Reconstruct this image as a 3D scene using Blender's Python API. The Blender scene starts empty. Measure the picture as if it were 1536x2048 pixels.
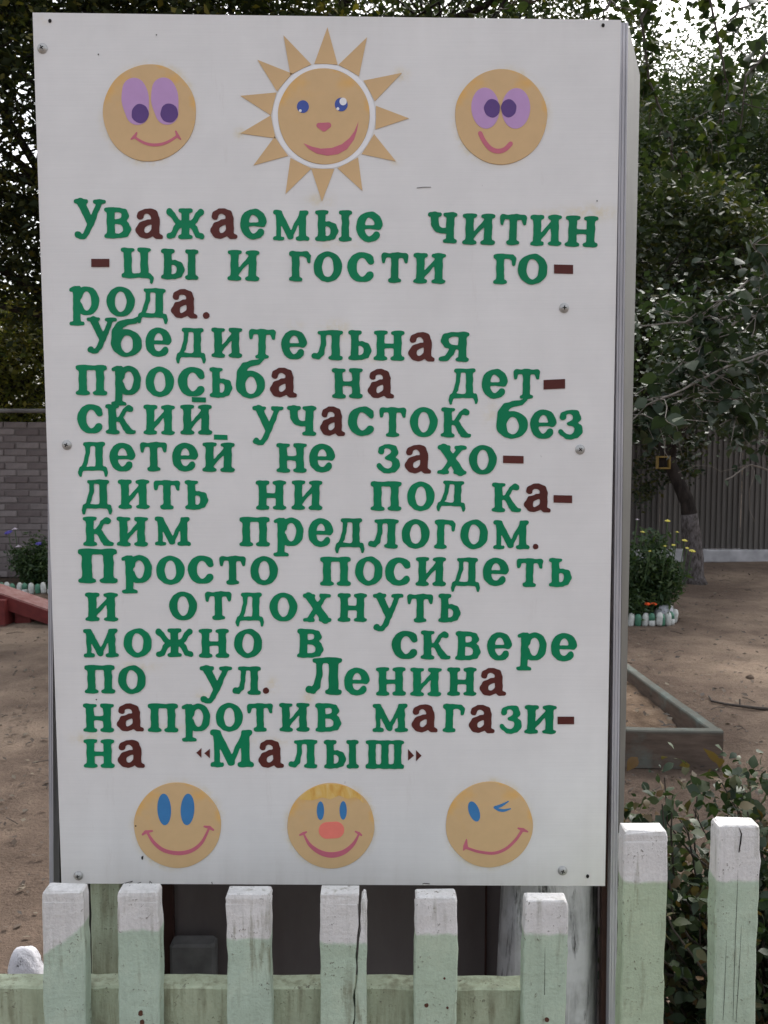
import bpy, bmesh, math, random
import numpy as np
from mathutils import Vector, Matrix
from mathutils.geometry import tessellate_polygon
SC = bpy.context.scene
C = SC.collection
R = math.radians
rng = np.random.default_rng(7)
random.seed(7)

# ------------------------------------------------------------ camera
F = 1800.0; H = 1.45; PITCH = math.atan(135 / F)
cam = bpy.data.cameras.new('camera'); camo = bpy.data.objects.new('camera', cam); C.objects.link(camo)
camo.location = (0, 0, H); camo.rotation_euler = (math.pi/2 - PITCH, 0, 0)
cam.sensor_fit = 'HORIZONTAL'; cam.sensor_width = 36; cam.lens = 36 * F / 1536
cam.clip_start = 0.05; cam.clip_end = 2000
cam.dof.use_dof = True; cam.dof.focus_distance = 1.55; cam.dof.aperture_fstop = 22
SC.camera = camo
# ------------------------------------------------------------ light
SUN_EL, SUN_AZ = 50, 25          # azimuth clockwise from +Y (behind the sign, to the right)
w = bpy.data.worlds.new('World'); SC.world = w; w.use_nodes = True
nt = w.node_tree; nt.nodes.clear()
sky = nt.nodes.new('ShaderNodeTexSky'); sky.sky_type = 'NISHITA'; sky.sun_disc = False
sky.sun_elevation = R(SUN_EL); sky.sun_rotation = R(SUN_AZ)
sky.dust_density = 6; sky.air_density = 1.0; sky.ozone_density = 1.0
hs = nt.nodes.new('ShaderNodeHueSaturation'); hs.inputs['Saturation'].default_value = 0.32
bg = nt.nodes.new('ShaderNodeBackground'); bg.inputs['Strength'].default_value = 0.15
wo = nt.nodes.new('ShaderNodeOutputWorld')
nt.links.new(sky.outputs[0], hs.inputs['Color']); nt.links.new(hs.outputs[0], bg.inputs[0]); nt.links.new(bg.outputs[0], wo.inputs[0])
sl = bpy.data.lights.new('sun', 'SUN'); sl.energy = 0.6; sl.angle = R(14); sl.color = (1, .96, .9)
so = bpy.data.objects.new('sun', sl); C.objects.link(so)
so.rotation_euler = (R(90 - SUN_EL), 0, R(180 - SUN_AZ))
SC.view_settings.view_transform = 'Standard'; SC.view_settings.look = 'None'
SC.view_settings.gamma = 1; SC.view_settings.use_curve_mapping = False
SC.view_settings.exposure = 1.48

# ------------------------------------------------------------ helpers
def at(px, py, Y):
    """point of the vertical plane y=Y seen at photo position (1536x2048)"""
    u = (px-768)/F; v = -(py-1024)/F
    s, c = math.sin(PITCH), math.cos(PITCH)
    d = Vector((u, v*s + c, v*c - s)); t = Y / d.y
    return Vector((d.x*t, Y, H + d.z*t))
def gr(px, py, z=0.0):
    u = (px-768)/F; v = -(py-1024)/F
    s, c = math.sin(PITCH), math.cos(PITCH)
    d = Vector((u, v*s + c, v*c - s)); t = (z-H)/d.z
    return Vector((d.x*t, d.y*t, z))

def link(name, mesh, parent=None, loc=None):
    o = bpy.data.objects.new(name, mesh); C.objects.link(o)
    if parent is not None: o.parent = parent
    if loc is not None: o.location = loc
    return o
def tag(o, label=None, cat=None, group=None, kind=None):
    if label: o['label'] = label
    if cat: o['category'] = cat
    if group: o['group'] = group
    if kind: o['kind'] = kind
    return o
def empty(name, loc, label, cat, group=None, rz=0):
    o = bpy.data.objects.new(name, None); C.objects.link(o); o.location = loc; o.rotation_euler = (0, 0, rz)
    o.empty_display_size = .1
    return tag(o, label, cat, group)

class MB:
    def __init__(s): s.v = []; s.f = []; s.m = []
    def add(s, vs, fs, mi=0):
        b = len(s.v); s.v += [tuple(p) for p in vs]; s.f += [tuple(i+b for i in f) for f in fs]; s.m += [mi]*len(fs)
    def box(s, x0, y0, z0, x1, y1, z1, mi=0):
        s.add([(x0,y0,z0),(x1,y0,z0),(x1,y1,z0),(x0,y1,z0),(x0,y0,z1),(x1,y0,z1),(x1,y1,z1),(x0,y1,z1)],
              [(0,3,2,1),(4,5,6,7),(0,1,5,4),(1,2,6,5),(2,3,7,6),(3,0,4,7)], mi)
    def bbox(s, x0, y0, z0, x1, y1, z1, b=.002, mi=0):
        """box with chamfered edges: octagonal prism stack"""
        def ring(ins, z):
            X0,X1,Y0,Y1 = x0+ins, x1-ins, y0+ins, y1-ins
            return [(X0+b,Y0,z),(X1-b,Y0,z),(X1,Y0+b,z),(X1,Y1-b,z),(X1-b,Y1,z),(X0+b,Y1,z),(X0,Y1-b,z),(X0,Y0+b,z)]
        vs = ring(b*.6, z0)+ring(0, z0+b)+ring(0, z1-b)+ring(b*.6, z1)
        fs = [tuple(reversed(range(8))), tuple(range(24,32))]
        for k in range(3):
            for i in range(8):
                j = (i+1) % 8; fs.append((k*8+i, k*8+j, k*8+8+j, k*8+8+i))
        s.add(vs, fs, mi)
    def hexa(s, p, mi=0):   # 8 points: bottom 4, top 4
        s.add(p, [(0,3,2,1),(4,5,6,7),(0,1,5,4),(1,2,6,5),(2,3,7,6),(3,0,4,7)], mi)
    def tube(s, pts, rad, n=8, mi=0, cap=True, wob=0):
        pts = [Vector(p) for p in pts]
        rad = rad if hasattr(rad, '__len__') else [rad]*len(pts)
        vs = []; fs = []; prev = None
        for i, p in enumerate(pts):
            t = (pts[min(i+1, len(pts)-1)] - pts[max(i-1, 0)]).normalized()
            ref = Vector((0,0,1)) if abs(t.z) < .9 else Vector((1,0,0))
            if prev is None: a = t.cross(ref).normalized()
            else: a = (prev - t*prev.dot(t)).normalized()
            prev = a; b = t.cross(a)
            for k in range(n):
                an = 2*math.pi*k/n; rr = rad[i]*(1+wob*(random.random()-.5))
                vs.append(p + (a*math.cos(an)+b*math.sin(an))*rr)
        for i in range(len(pts)-1):
            for k in range(n):
                j = (k+1) % n; fs.append((i*n+k, i*n+j, i*n+n+j, i*n+n+k))
        if cap: fs += [tuple(reversed(range(n))), tuple(range(len(vs)-n, len(vs)))]
        s.add(vs, fs, mi)
    def lathe(s, prof, n=16, c=(0,0,0), mi=0):
        vs = []; fs = []
        for r, z in prof:
            for k in range(n):
                a = 2*math.pi*k/n; vs.append((c[0]+r*math.cos(a), c[1]+r*math.sin(a), c[2]+z))
        for i in range(len(prof)-1):
            for k in range(n):
                j = (k+1) % n; fs.append((i*n+k, i*n+j, i*n+n+j, i*n+n+k))
        fs += [tuple(reversed(range(n))), tuple(range(len(vs)-n, len(vs)))]
        s.add(vs, fs, mi)
    def mesh(s, name, mats, smooth=False):
        me = bpy.data.meshes.new(name); me.from_pydata(s.v, [], s.f)
        for m in (mats if isinstance(mats, (list, tuple)) else [mats]): me.materials.append(m)
        if any(s.m): me.polygons.foreach_set('material_index', s.m)
        if smooth: me.polygons.foreach_set('use_smooth', [True]*len(me.polygons))
        me.update(); return me
    def build(s, name, mats, parent=None, loc=None, smooth=False):
        return link(name, s.mesh(name, mats, smooth), parent, loc)

def np_mesh(name, V, T, mat, attrs=None, smooth=False):
    """V (n,3), T (m,3) triangles, attrs {name: per-vertex float}"""
    me = bpy.data.meshes.new(name)
    me.vertices.add(len(V)); me.vertices.foreach_set('co', np.asarray(V, np.float32).ravel())
    k = T.shape[1]
    me.loops.add(T.size); me.loops.foreach_set('vertex_index', T.astype(np.int32).ravel())
    me.polygons.add(len(T)); me.polygons.foreach_set('loop_start', np.arange(0, T.size, k, dtype=np.int32))
    try: me.polygons.foreach_set('loop_total', np.full(len(T), k, np.int32))
    except Exception: pass
    if smooth: me.polygons.foreach_set('use_smooth', np.ones(len(T), bool))
    for an, arr in (attrs or {}).items():
        a = me.attributes.new(an, 'FLOAT', 'POINT'); a.data.foreach_set('value', np.asarray(arr, np.float32))
    me.update(calc_edges=True)
    me.materials.append(mat)
    return me

def vnoise(P, scale, seed=0):
    """cheap smooth noise -1..1 on (n,k) points"""
    r = np.random.default_rng(seed); out = np.zeros(len(P))
    for i in range(7):
        d = r.normal(size=P.shape[1]); d /= np.linalg.norm(d)
        out += np.sin(P @ d * scale * (0.6+r.random()*1.3) * 6.28 + r.random()*6.28)
    return out/3.2

# ------------------------------------------------------------ materials
class Mat:
    def __init__(s, name, rough=.7, spec=.4, metal=0):
        s.m = bpy.data.materials.new(name); s.m.use_nodes = True; s.t = s.m.node_tree
        s.b = s.t.nodes['Principled BSDF']; s.b.inputs['Roughness'].default_value = rough
        s.b.inputs['Specular IOR Level'].default_value = spec; s.b.inputs['Metallic'].default_value = metal
    def n(s, typ, **kw):
        nd = s.t.nodes.new(typ)
        for k, v in kw.items(): setattr(nd, k, v)
        return nd
    def l(s, a, b): s.t.links.new(a, b)
    def coord(s, scale=(1,1,1), which='Object'):
        tc = s.n('ShaderNodeTexCoord'); mp = s.n('ShaderNodeMapping'); mp.inputs['Scale'].default_value = scale
        s.l(tc.outputs[which], mp.inputs[0]); return mp.outputs[0]
    def noise(s, sc, det=4, rough=.55, vec=None, dist=0):
        nd = s.n('ShaderNodeTexNoise'); nd.inputs['Scale'].default_value = sc; nd.inputs['Detail'].default_value = det
        nd.inputs['Roughness'].default_value = rough; nd.inputs['Distortion'].default_value = dist
        s.l(vec if vec is not None else s.coord(), nd.inputs['Vector']); return nd.outputs['Fac']
    def ramp(s, fac, stops):
        nd = s.n('ShaderNodeValToRGB'); e = nd.color_ramp.elements
        while len(e) < len(stops): e.new(.5)
        for el, (p, c) in zip(e, stops):
            el.position = p; el.color = (c, c, c, 1) if not hasattr(c, '__len__') else (*c, 1)
        s.l(fac, nd.inputs[0]); return nd.outputs[0]
    def mix(s, fac, a, b, mode='MIX'):
        nd = s.n('ShaderNodeMix', data_type='RGBA', blend_type=mode)
        for sock, v in ((nd.inputs[0], fac), (nd.inputs[6], a), (nd.inputs[7], b)):
            if hasattr(v, 'is_linked'): s.l(v, sock)
            elif hasattr(v, '__len__'): sock.default_value = (*v, 1)
            else: sock.default_value = v
        return nd.outputs[2]
    def math(s, op, a, b=0.0, clamp=False):
        nd = s.n('ShaderNodeMath', operation=op, use_clamp=clamp)
        for i, v in enumerate((a, b)):
            if hasattr(v, 'is_linked'): s.l(v, nd.inputs[i])
            else: nd.inputs[i].default_value = v
        return nd.outputs[0]
    def attr(s, name, typ='GEOMETRY'):
        nd = s.n('ShaderNodeAttribute', attribute_type=typ, attribute_name=name); return nd.outputs['Fac']
    def col(s, v):
        if hasattr(v, 'is_linked'): s.l(v, s.b.inputs['Base Color'])
        else: s.b.inputs['Base Color'].default_value = (*v, 1)
        return s
    def bump(s, h, strength=.3, dist=.002):
        nd = s.n('ShaderNodeBump'); nd.inputs['Strength'].default_value = strength; nd.inputs['Distance'].default_value = dist
        s.l(h, nd.inputs['Height']); s.l(nd.outputs[0], s.b.inputs['Normal']); return s

def simple(name, c, rough=.6, var=.12, sc=30, spec=.4, metal=0, bump=.1):
    m = Mat(name, rough, spec, metal); nz = m.noise(sc, 5)
    d = tuple(x*(1-var) for x in c); u = tuple(min(1, x*(1+var)) for x in c)
    m.col(m.ramp(nz, [(.3, d), (.7, u)])); m.bump(nz, bump, .001); return m.m

def leaf_mat(name, cols, rough=.4, trans=.25, spec=.5):
    m = Mat(name, rough, spec)
    r = m.attr('rnd'); st = [(i/(max(1, len(cols)-1)), c) for i, c in enumerate(cols)]
    c = m.ramp(r, st)
    m.col(c)
    tr = m.n('ShaderNodeBsdfTranslucent'); mx = m.n('ShaderNodeMixShader'); mx.inputs[0].default_value = trans
    c2 = m.mix(1.0, c, (1.0, 1.15, .45), 'MULTIPLY'); m.l(c2, tr.inputs[0])
    out = m.t.nodes['Material Output']
    m.l(m.b.outputs[0], mx.inputs[1]); m.l(tr.outputs[0], mx.inputs[2]); m.l(mx.outputs[0], out.inputs[0])
    return m.m

# board: white painted sheet with faint brushed lines, grime, yellow glue stains
m = Mat('board_white', .45, .4)
st = m.attr('stain'); nz = m.noise(9, 6, .6); fine = m.noise(220, 3)
brush = m.noise(6, 4, .6, m.coord((1, 1, 90)))
base = m.ramp(nz, [(.3, (.725, .715, .71)), (.7, (.795, .785, .78))])
base = m.mix(.10, base, m.ramp(brush, [(.35, .55), (.65, .9)]), 'MULTIPLY')
blot = m.noise(60, 5, .7)
stf = m.math('MULTIPLY', st, m.ramp(blot, [(.38, 0.0), (.62, 1.0)]), True)
base = m.mix(stf, base, (.66, .56, .33))
sp = m.ramp(m.noise(70, 2, .5), [(.76, 0.0), (.79, .8)])
base = m.mix(m.math('MULTIPLY', sp, .35), base, (.25, .22, .2))
scr = m.ramp(m.noise(3.5, 6, .75, m.coord((7, 1, 1))), [(.62, 0.0), (.66, .28), (.69, 0.0)])
base = m.mix(m.math('MULTIPLY', scr, .45), base, (.52, .48, .46))
gr_ = m.attr('grime'); run = m.noise(26, 5, .65, m.coord((1, 1, .06)))
gf = m.math('MULTIPLY', gr_, m.ramp(run, [(.40, .15), (.66, 1.0)]), True)
base = m.mix(m.math('MULTIPLY', gf, .20), base, (.36, .32, .27))
m.col(base); m.bump(m.math('ADD', brush, fine), .06, .0006)
M_board = m.m
m = Mat('board_edge', .7); nz = m.noise(80, 5); m.col(m.ramp(nz, [(.35, (.55,.42,.33)), (.6, (.8,.78,.77))])); M_edge = m.m
def vinyl(name, c, var=.1, rough=.42):
    m = Mat(name, rough, .16)
    r = m.n('ShaderNodeObjectInfo').outputs['Random']
    nz = m.noise(2.2, 4)
    c1 = tuple(x*(1-var) for x in c); c2 = tuple(min(1, x*(1+var)) for x in c)
    cc = m.mix(r, c1, c2); cc = m.mix(.35, cc, m.ramp(nz, [(.3, .72), (.7, 1.0)]), 'MULTIPLY')
    m.col(cc); m.bump(m.noise(1.4, 3), .05, .004); return m.m
M_green = vinyl('green_film', (.004, .215, .092), .10)
M_brown = vinyl('brown_film', (.105, .028, .024), .12)
def paper(name, c, stain=(.78, .42, .08), amt=.8):
    m = Mat(name, .55, .3); e = m.attr('edge'); nz = m.noise(38, 4, .6); big = m.noise(13, 3)
    f = m.math('MULTIPLY', e, m.ramp(big, [(.5, 0.0), (.62, amt)]), True)
    cc = m.mix(f, c, stain); cc = m.mix(.3, cc, m.ramp(nz, [(.3, .8), (.7, 1.0)]), 'MULTIPLY')
    m.col(cc); return m.m
M_tan = paper('tan_paper', (.66, .45, .235))
M_lilac = simple('lilac_paper', (.50, .30, .56), .5, .05)
M_purple = simple('dark_purple_paper', (.105, .045, .21), .5, .08)
M_pink = simple('rose_paper', (.55, .14, .20), .5, .08)
M_red = simple('coral_paper', (.86, .22, .17), .5, .06)
M_blue = simple('blue_paper', (.045, .20, .45), .5, .08)
M_navy = simple('navy_paper', (.05, .09, .36), .5, .1)
M_white = simple('white_paper', (.82, .82, .84), .5, .04)
m = Mat('straw_paper', .5, .3); wv = m.noise(45, 4, .6, m.coord((1, .35, 1)), 1.5)
m.col(m.ramp(wv, [(.3, (.62,.30,.06)), (.5, (.72,.46,.13)), (.7, (.74,.54,.24))])); M_straw = m.m
M_steel = simple('zinc_steel', (.42, .42, .41), .35, .15, 200, .5, .35)
M_hole = simple('drill_hole', (.015, .013, .012), .9)
m = Mat('aluminium', .5, .4, .15)
nz = m.noise(14, 4, .6, m.coord((3, 3, .4))); m.col(m.ramp(nz, [(.3, (.42,.42,.45)), (.7, (.56,.56,.60))])); m.bump(nz, .1, .001); M_alu = m.m
m = Mat('grey_panel', .6, .35); nz = m.noise(8, 6, .6); g2 = m.ramp(m.noise(45, 3), [(.68, 0.0), (.74, .5)])
m.col(m.mix(g2, m.ramp(nz, [(.3, (.068,.067,.060)), (.7, (.10,.098,.088))]), (.1,.09,.08))); M_side = m.m
m = Mat('brown_backing', .75, .25); nz = m.noise(5, 6, .6, m.coord((1.5, 1, .5)))
m.col(m.ramp(nz, [(.3, (.12,.10,.10)), (.7, (.17,.15,.15))])); M_back = m.m
M_maroon = simple('maroon_strip', (.045, .018, .014), .7, .2)

# fence paint: white tips over mint green
def fence_mat(name, tips=True):
    m = Mat(name, .62, .3)
    tc = m.n('ShaderNodeTexCoord'); sx = m.n('ShaderNodeSeparateXYZ'); m.l(tc.outputs['Object'], sx.inputs[0])
    oi = m.n('ShaderNodeObjectInfo').outputs['Random']
    off = m.n('ShaderNodeVectorMath', operation='ADD'); cb = m.n('ShaderNodeCombineXYZ')
    m.l(m.math('MULTIPLY', oi, 40), cb.inputs[0]); m.l(m.math('MULTIPLY', oi, 17), cb.inputs[2])
    m.l(tc.outputs['Object'], off.inputs[0]); m.l(cb.outputs[0], off.inputs[1]); v = off.outputs[0]
    mp = m.n('ShaderNodeMapping'); mp.inputs['Scale'].default_value = (1, 1, .12); m.l(v, mp.inputs[0])
    n1 = m.noise(12, 6, .65, v); n2 = m.noise(150, 6, .7, v); nb = m.noise(28, 4, .6, v); streak = m.noise(60, 5, .6, mp.outputs[0])
    g = m.ramp(n1, [(.25, (.42,.515,.41)), (.5, (.48,.59,.48)), (.75, (.56,.65,.52))])
    g = m.mix(m.attr('tint', 'OBJECT'), g, (.44, .52, .30))
    wht = m.ramp(n1, [(.3, (.68,.665,.65)), (.7, (.79,.775,.76))])
    if tips:
        e = m.math('ADD', sx.outputs[2], m.math('MULTIPLY', m.math('SUBTRACT', nb, .5), .02))
        e = m.math('ADD', e, m.math('MULTIPLY', sx.outputs[0], m.attr('slope', 'OBJECT')))
        e = m.math('ADD', e, m.attr('tip', 'OBJECT'))
        fac = m.math('MULTIPLY', e, 190, False); fac = m.math('ADD', fac, .5, True)
        g = m.mix(fac, g, wht)
    g = m.mix(.35, g, m.ramp(n2, [(.25, .55), (.6, 1.0)]), 'MULTIPLY')
    g = m.mix(.5, g, m.ramp(m.noise(34, 6, .7, mp.outputs[0]), [(.32, .70), (.5, .98)]), 'MULTIPLY')
    if not tips: g = m.mix(1.0, g, (.93,.86,.82), 'MULTIPLY')
    d = m.math('MULTIPLY', m.ramp(streak, [(.54, 0.0), (.66, 1.0)]), m.ramp(n1, [(.42, 0.0), (.62, .75)]), True)
    if not tips: d = m.math('MAXIMUM', d, m.math('MULTIPLY', m.ramp(streak, [(.45, 0.0), (.62, .8)]), m.ramp(n1, [(.35, .2), (.55, .9)])))
    g = m.mix(d, g, (.17, .165, .10))
    chip = m.math('MULTIPLY', m.ramp(n2, [(.57, 0.0), (.61, .8)]), m.ramp(nb, [(.50, 0.0), (.60, 1.0)]), True)
    g = m.mix(chip, g, (.10, .085, .06))
    m.col(g)
    m.bump(m.math('ADD', n2, m.math('MULTIPLY', streak, .7)), .9, .0025); return m.m
M_fence = fence_mat('fence_paint'); M_rail = fence_mat('rail_paint', False)
M_crack = simple('crack_dark', (.02, .017, .015), .9)
M_knot = simple('rusty_nail', (.09, .035, .02), .8, .3)

m = Mat('whitewashed_wood', .8, .2)
v = m.coord((1, 1, .13)); s1 = m.noise(30, 7, .7, v, .6); s2 = m.noise(7, 5, .6)
c = m.ramp(s1, [(.33, (.04,.04,.04)), (.43, (.30,.30,.31)), (.60, (.60,.60,.62))])
c = m.mix(m.ramp(s2, [(.40, 0.0), (.55, 1.0)]), c, m.ramp(s1, [(.34, (.08,.08,.08)), (.44, (.66,.66,.69))]))
m.col(c); m.bump(s1, .9, .006); M_log = m.m

# ground
m = Mat('dirt', .95, .15)
a = m.noise(.55, 5, .6); b = m.noise(5, 7, .65); c = m.noise(70, 5, .7); d = m.noise(16, 6, .7)
col = m.ramp(a, [(.34, (.10,.071,.053)), (.50, (.155,.113,.086)), (.64, (.31,.235,.175))])
col = m.mix(.5, col, m.ramp(b, [(.3, .55), (.65, 1.0)]), 'MULTIPLY')
col = m.mix(m.ramp(d, [(.63, 0.0), (.70, .7)]), col, (.07, .052, .042))
col = m.mix(.5, col, m.ramp(c, [(.3, .6), (.6, 1.0)]), 'MULTIPLY')
m.col(col); m.bump(m.math('ADD', m.math('MULTIPLY', b, 2.0), m.math('ADD', c, d)), .75, .03); M_dirt = m.m
m = Mat('sand_bed', .95, .15)
b = m.noise(9, 7, .7); c = m.noise(80, 4, .7)
col = m.ramp(b, [(.3, (.11,.075,.05)), (.55, (.25,.175,.12)), (.7, (.32,.24,.17))]); col = m.mix(.5, col, m.ramp(c, [(.3, .6), (.6, 1.0)]), 'MULTIPLY')
m.col(col); m.bump(m.math('ADD', b, c), .8, .015); M_sand = m.m
m = Mat('worn_green_board', .75, .25)
a = m.noise(7, 6, .65); b = m.noise(40, 5, .6, m.coord((.2, .2, 1)))
geo = m.n('ShaderNodeNewGeometry'); sx = m.n('ShaderNodeSeparateXYZ'); m.l(geo.outputs['Position'], sx.inputs[0])
up = m.math('MULTIPLY', m.math('SUBTRACT', sx.outputs[2], .155), 50, True)
f = m.math('ADD', m.math('MULTIPLY', up, .55), m.ramp(a, [(.50, 0.0), (.66, .55)]), True)
col = m.mix(f, m.ramp(b, [(.3, (.075,.055,.042)), (.7, (.135,.10,.078))]), m.ramp(a, [(.3, (.085,.115,.10)), (.7, (.14,.17,.15))]))
m.col(col); m.bump(b, .5, .004); M_sbox = m.m
m = Mat('red_paint', .6, .3); a = m.noise(12, 5); m.col(m.ramp(a, [(.3, (.085,.012,.012)), (.7, (.14,.022,.02))])); M_redp = m.m
m = Mat('red_paint_worn', .7, .3); a = m.noise(18, 5); m.col(m.ramp(a, [(.4, (.22,.12,.11)), (.7, (.16,.05,.045))])); M_redw = m.m
m = Mat('silicate_brick', .9, .2); r = m.n('ShaderNodeObjectInfo').outputs['Random']; a = m.noise(14, 5)
col = m.mix(r, (.17,.14,.138), (.27,.235,.23)); col = m.mix(.6, col, m.ramp(a, [(.3, .6), (.7, 1.0)]), 'MULTIPLY'); m.col(col); m.bump(a, .4, .004); M_brick = m.m
M_mortar = simple('mortar', (.15, .13, .125), .95)
m = Mat('corrugated_steel', .6, .4, .15); a = m.noise(2.5, 5, .6, m.coord((3, 1, .25))); r = m.n('ShaderNodeObjectInfo').outputs['Random']
col = m.mix(r, (.095,.085,.078), (.135,.122,.11)); col = m.mix(.7, col, m.ramp(a, [(.3, .5), (.65, 1.0)]), 'MULTIPLY'); m.col(col); M_corr = m.m
M_plinth = simple('whitewashed_concrete', (.40, .39, .40), .85, .25, 6, bump=.4)
m = Mat('bark', .9, .15); v = m.coord((1, 1, .25)); a = m.noise(22, 6, .7, v); m.col(m.ramp(a, [(.35, (.014,.011,.010)), (.65, (.045,.036,.031))])); m.bump(a, .9, .02); M_bark = m.m
m = Mat('limewash_bark', .9, .15); a = m.noise(38, 6, .7, m.coord((1, 1, .4))); m.col(m.ramp(a, [(.40, (.05,.042,.038)), (.66, (.17,.15,.148))])); m.bump(a, .8, .01); M_lime = m.m
M_twig = simple('grey_twig', (.17, .15, .13), .8, .25, 60)
M_dtwig = simple('dark_twig', (.05, .04, .032), .8, .25, 60)
M_concrete = simple('grey_concrete', (.17, .17, .17), .9, .3, 15, bump=.5)
M_yellow = simple('yellow_wood', (.22, .14, .03), .7, .2)
M_ochre = simple('ochre_plaster', (.45, .30, .17), .9, .2, 1.2)
m = Mat('white_stone', .85, .2); a = m.noise(26, 6, .7)
m.col(m.ramp(a, [(.36, (.06,.06,.06)), (.43, (.50,.50,.53))])); m.bump(a, .8, .01); M_stone = m.m
M_bwhite = simple('white_bottle', (.55, .56, .53), .5, .2, 40)
M_bgreen = simple('green_bottle', (.07, .20, .13), .5, .25, 40)
M_pipe = simple('pale_pipe', (.17, .16, .155), .6, .4, 9)
M_glass = simple('window_glass', (.03, .035, .04), .1, .1)
L_far = leaf_mat('far_leaves', [(.02,.032,.02), (.032,.05,.027), (.045,.062,.028), (.075,.08,.03)], .6, .28, .25)
L_elm = leaf_mat('elm_leaves', [(.018,.027,.017), (.028,.042,.022), (.045,.056,.022), (.09,.08,.025)], .6, .28, .25)
L_left = leaf_mat('left_leaves', [(.014,.021,.012), (.024,.034,.016), (.05,.058,.018), (.20,.17,.035)], .6, .3, .2)
L_yel = leaf_mat('yellowing_leaves', [(.03,.045,.015), (.07,.085,.022), (.15,.15,.035), (.30,.24,.05)], .6, .35, .2)
L_pop = leaf_mat('poplar_leaves', [(.016,.030,.016), (.026,.042,.022), (.042,.062,.030)], .5, .22, .3)
L_near = leaf_mat('near_leaves', [(.015,.026,.011), (.024,.04,.014), (.05,.062,.016)], .7, .28, .12)
L_shrub = leaf_mat('shrub_leaves', [(.014,.027,.014), (.022,.038,.018), (.035,.055,.022), (.045,.06,.025), (.11,.065,.03)], .45, .2, .3)
L_herb = leaf_mat('herb_leaves', [(.02,.046,.016), (.036,.072,.022), (.07,.105,.03)], .55, .25)
L_dry = leaf_mat('dry_leaves', [(.05,.035,.025), (.08,.055,.038), (.03,.024,.02), (.17,.14,.10)], .8, .1)

# ------------------------------------------------------------ leaf cloud
def leaf_cloud(P, size, aspect=.55, droop=.3, up=.5, seed=1, big=False, var=.35, rbias=None):
    """arrays for leaves at points P; returns V, T, rnd"""
    r = np.random.default_rng(seed); n = len(P)
    nor = r.normal(size=(n, 3)); nor[:, 2] = np.abs(nor[:, 2]) + up; nor /= np.linalg.norm(nor, axis=1)[:, None]
    t = r.normal(size=(n, 3)); t[:, 2] -= droop; t -= nor*np.sum(t*nor, 1)[:, None]; t /= np.linalg.norm(t, axis=1)[:, None]
    s = np.cross(nor, t); L = (size*(1 + var*r.normal(size=n)).clip(.35, 1.8))[:, None]; W = L*aspect*.5
    fold = L*.06
    if not big:
        V = np.stack([P, P + t*L*.45 + s*W + nor*fold, P + t*L, P + t*L*.45 - s*W + nor*fold], 1)
        T = np.array([[0,1,2],[0,2,3]]); k = 4
    else:
        cur = nor*L*.06
        V = np.stack([P, P + t*L*.5 + cur, P + t*L - cur*1.5, P + t*L*.22 + s*W*.85 + nor*fold*.8, P + t*L*.6 + s*W*.82 + nor*fold,
                      P + t*L*.22 - s*W*.85 + nor*fold*.8, P + t*L*.6 - s*W*.82 + nor*fold,
                      P + t*L*.40 + s*W + nor*fold, P + t*L*.40 - s*W + nor*fold], 1)
        T = np.array([[0,3,1],[3,7,1],[7,4,1],[1,4,2],[0,1,5],[5,1,8],[8,1,6],[1,2,6]]); T[:] = T[:, ::1]; k = 9
    Tn = (T[None] + (np.arange(n)*k)[:, None, None]).reshape(-1, 3)
    rd = r.random(n)
    if rbias is not None: rd = np.clip(rd*.6 + rbias, 0, 1)
    return V.reshape(-1, 3), Tn, np.repeat(rd, k)
def cluster_points(centers, per, sigma, seed, flat=.75):
    r = np.random.default_rng(seed); c = np.repeat(centers, per, 0)
    g = r.normal(size=c.shape)*sigma; g[:, 2] *= flat
    return c + g
def stuff_leaves(name, P, size, mat, parent, label=None, **kw):
    V, T, rd = leaf_cloud(P, size, **kw)
    o = link(name, np_mesh(name, V, T, mat, {'rnd': rd}), parent); 
    return o
def leaf_parts(P, size, mat, parent, n_mesh=8, seed=3, aspect=.8, droop=.8, up=.3, scl=False):
    """single leaves as objects sharing a few meshes"""
    r = np.random.default_rng(seed); ms = []; ms2 = []
    for i in range(n_mesh):
        V, T, rd = leaf_cloud(np.zeros((1, 3)), size*(.75+.5*r.random()), aspect=aspect, droop=droop, up=up, seed=seed*50+i, big=True, var=0)
        rd[:] = (i+.5)/n_mesh
        ms.append(np_mesh('leaf', V, T, mat, {'rnd': rd}, smooth=True)); ms2.append(np_mesh('leaf', V, T, L_near, {'rnd': rd}, smooth=True) if scl else None)
    for p in P:
        near = scl and p[1]+parent.location.y < 3.9; o = link('leaf', (ms2 if near else ms)[r.integers(n_mesh)], parent, tuple(p)); o.scale = [(.52 if scl and p[1]+parent.location.y < 3.7 else 1.0)]*3; o.rotation_euler = (r.normal()*.25, r.normal()*.25, r.random()*6.28)
def curve_pts(p0, p1, sag=0.0, n=8, wob=.05):
    p0, p1 = Vector(p0), Vector(p1); out = []
    L = (p1-p0).length; ph = [random.random()*6 for _ in range(3)]
    for i in range(n+1):
        t = i/n; q = p0.lerp(p1, t); q.z += sag*math.sin(math.pi*t)
        q += Vector((math.sin(t*5+ph[0])-math.sin(ph[0])*(1-t), math.sin(t*4+ph[1])-math.sin(ph[1])*(1-t), math.sin(t*6+ph[2])-math.sin(ph[2])*(1-t)))*wob*L*t*(1-t)*2
        out.append(q)
    return out

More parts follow.
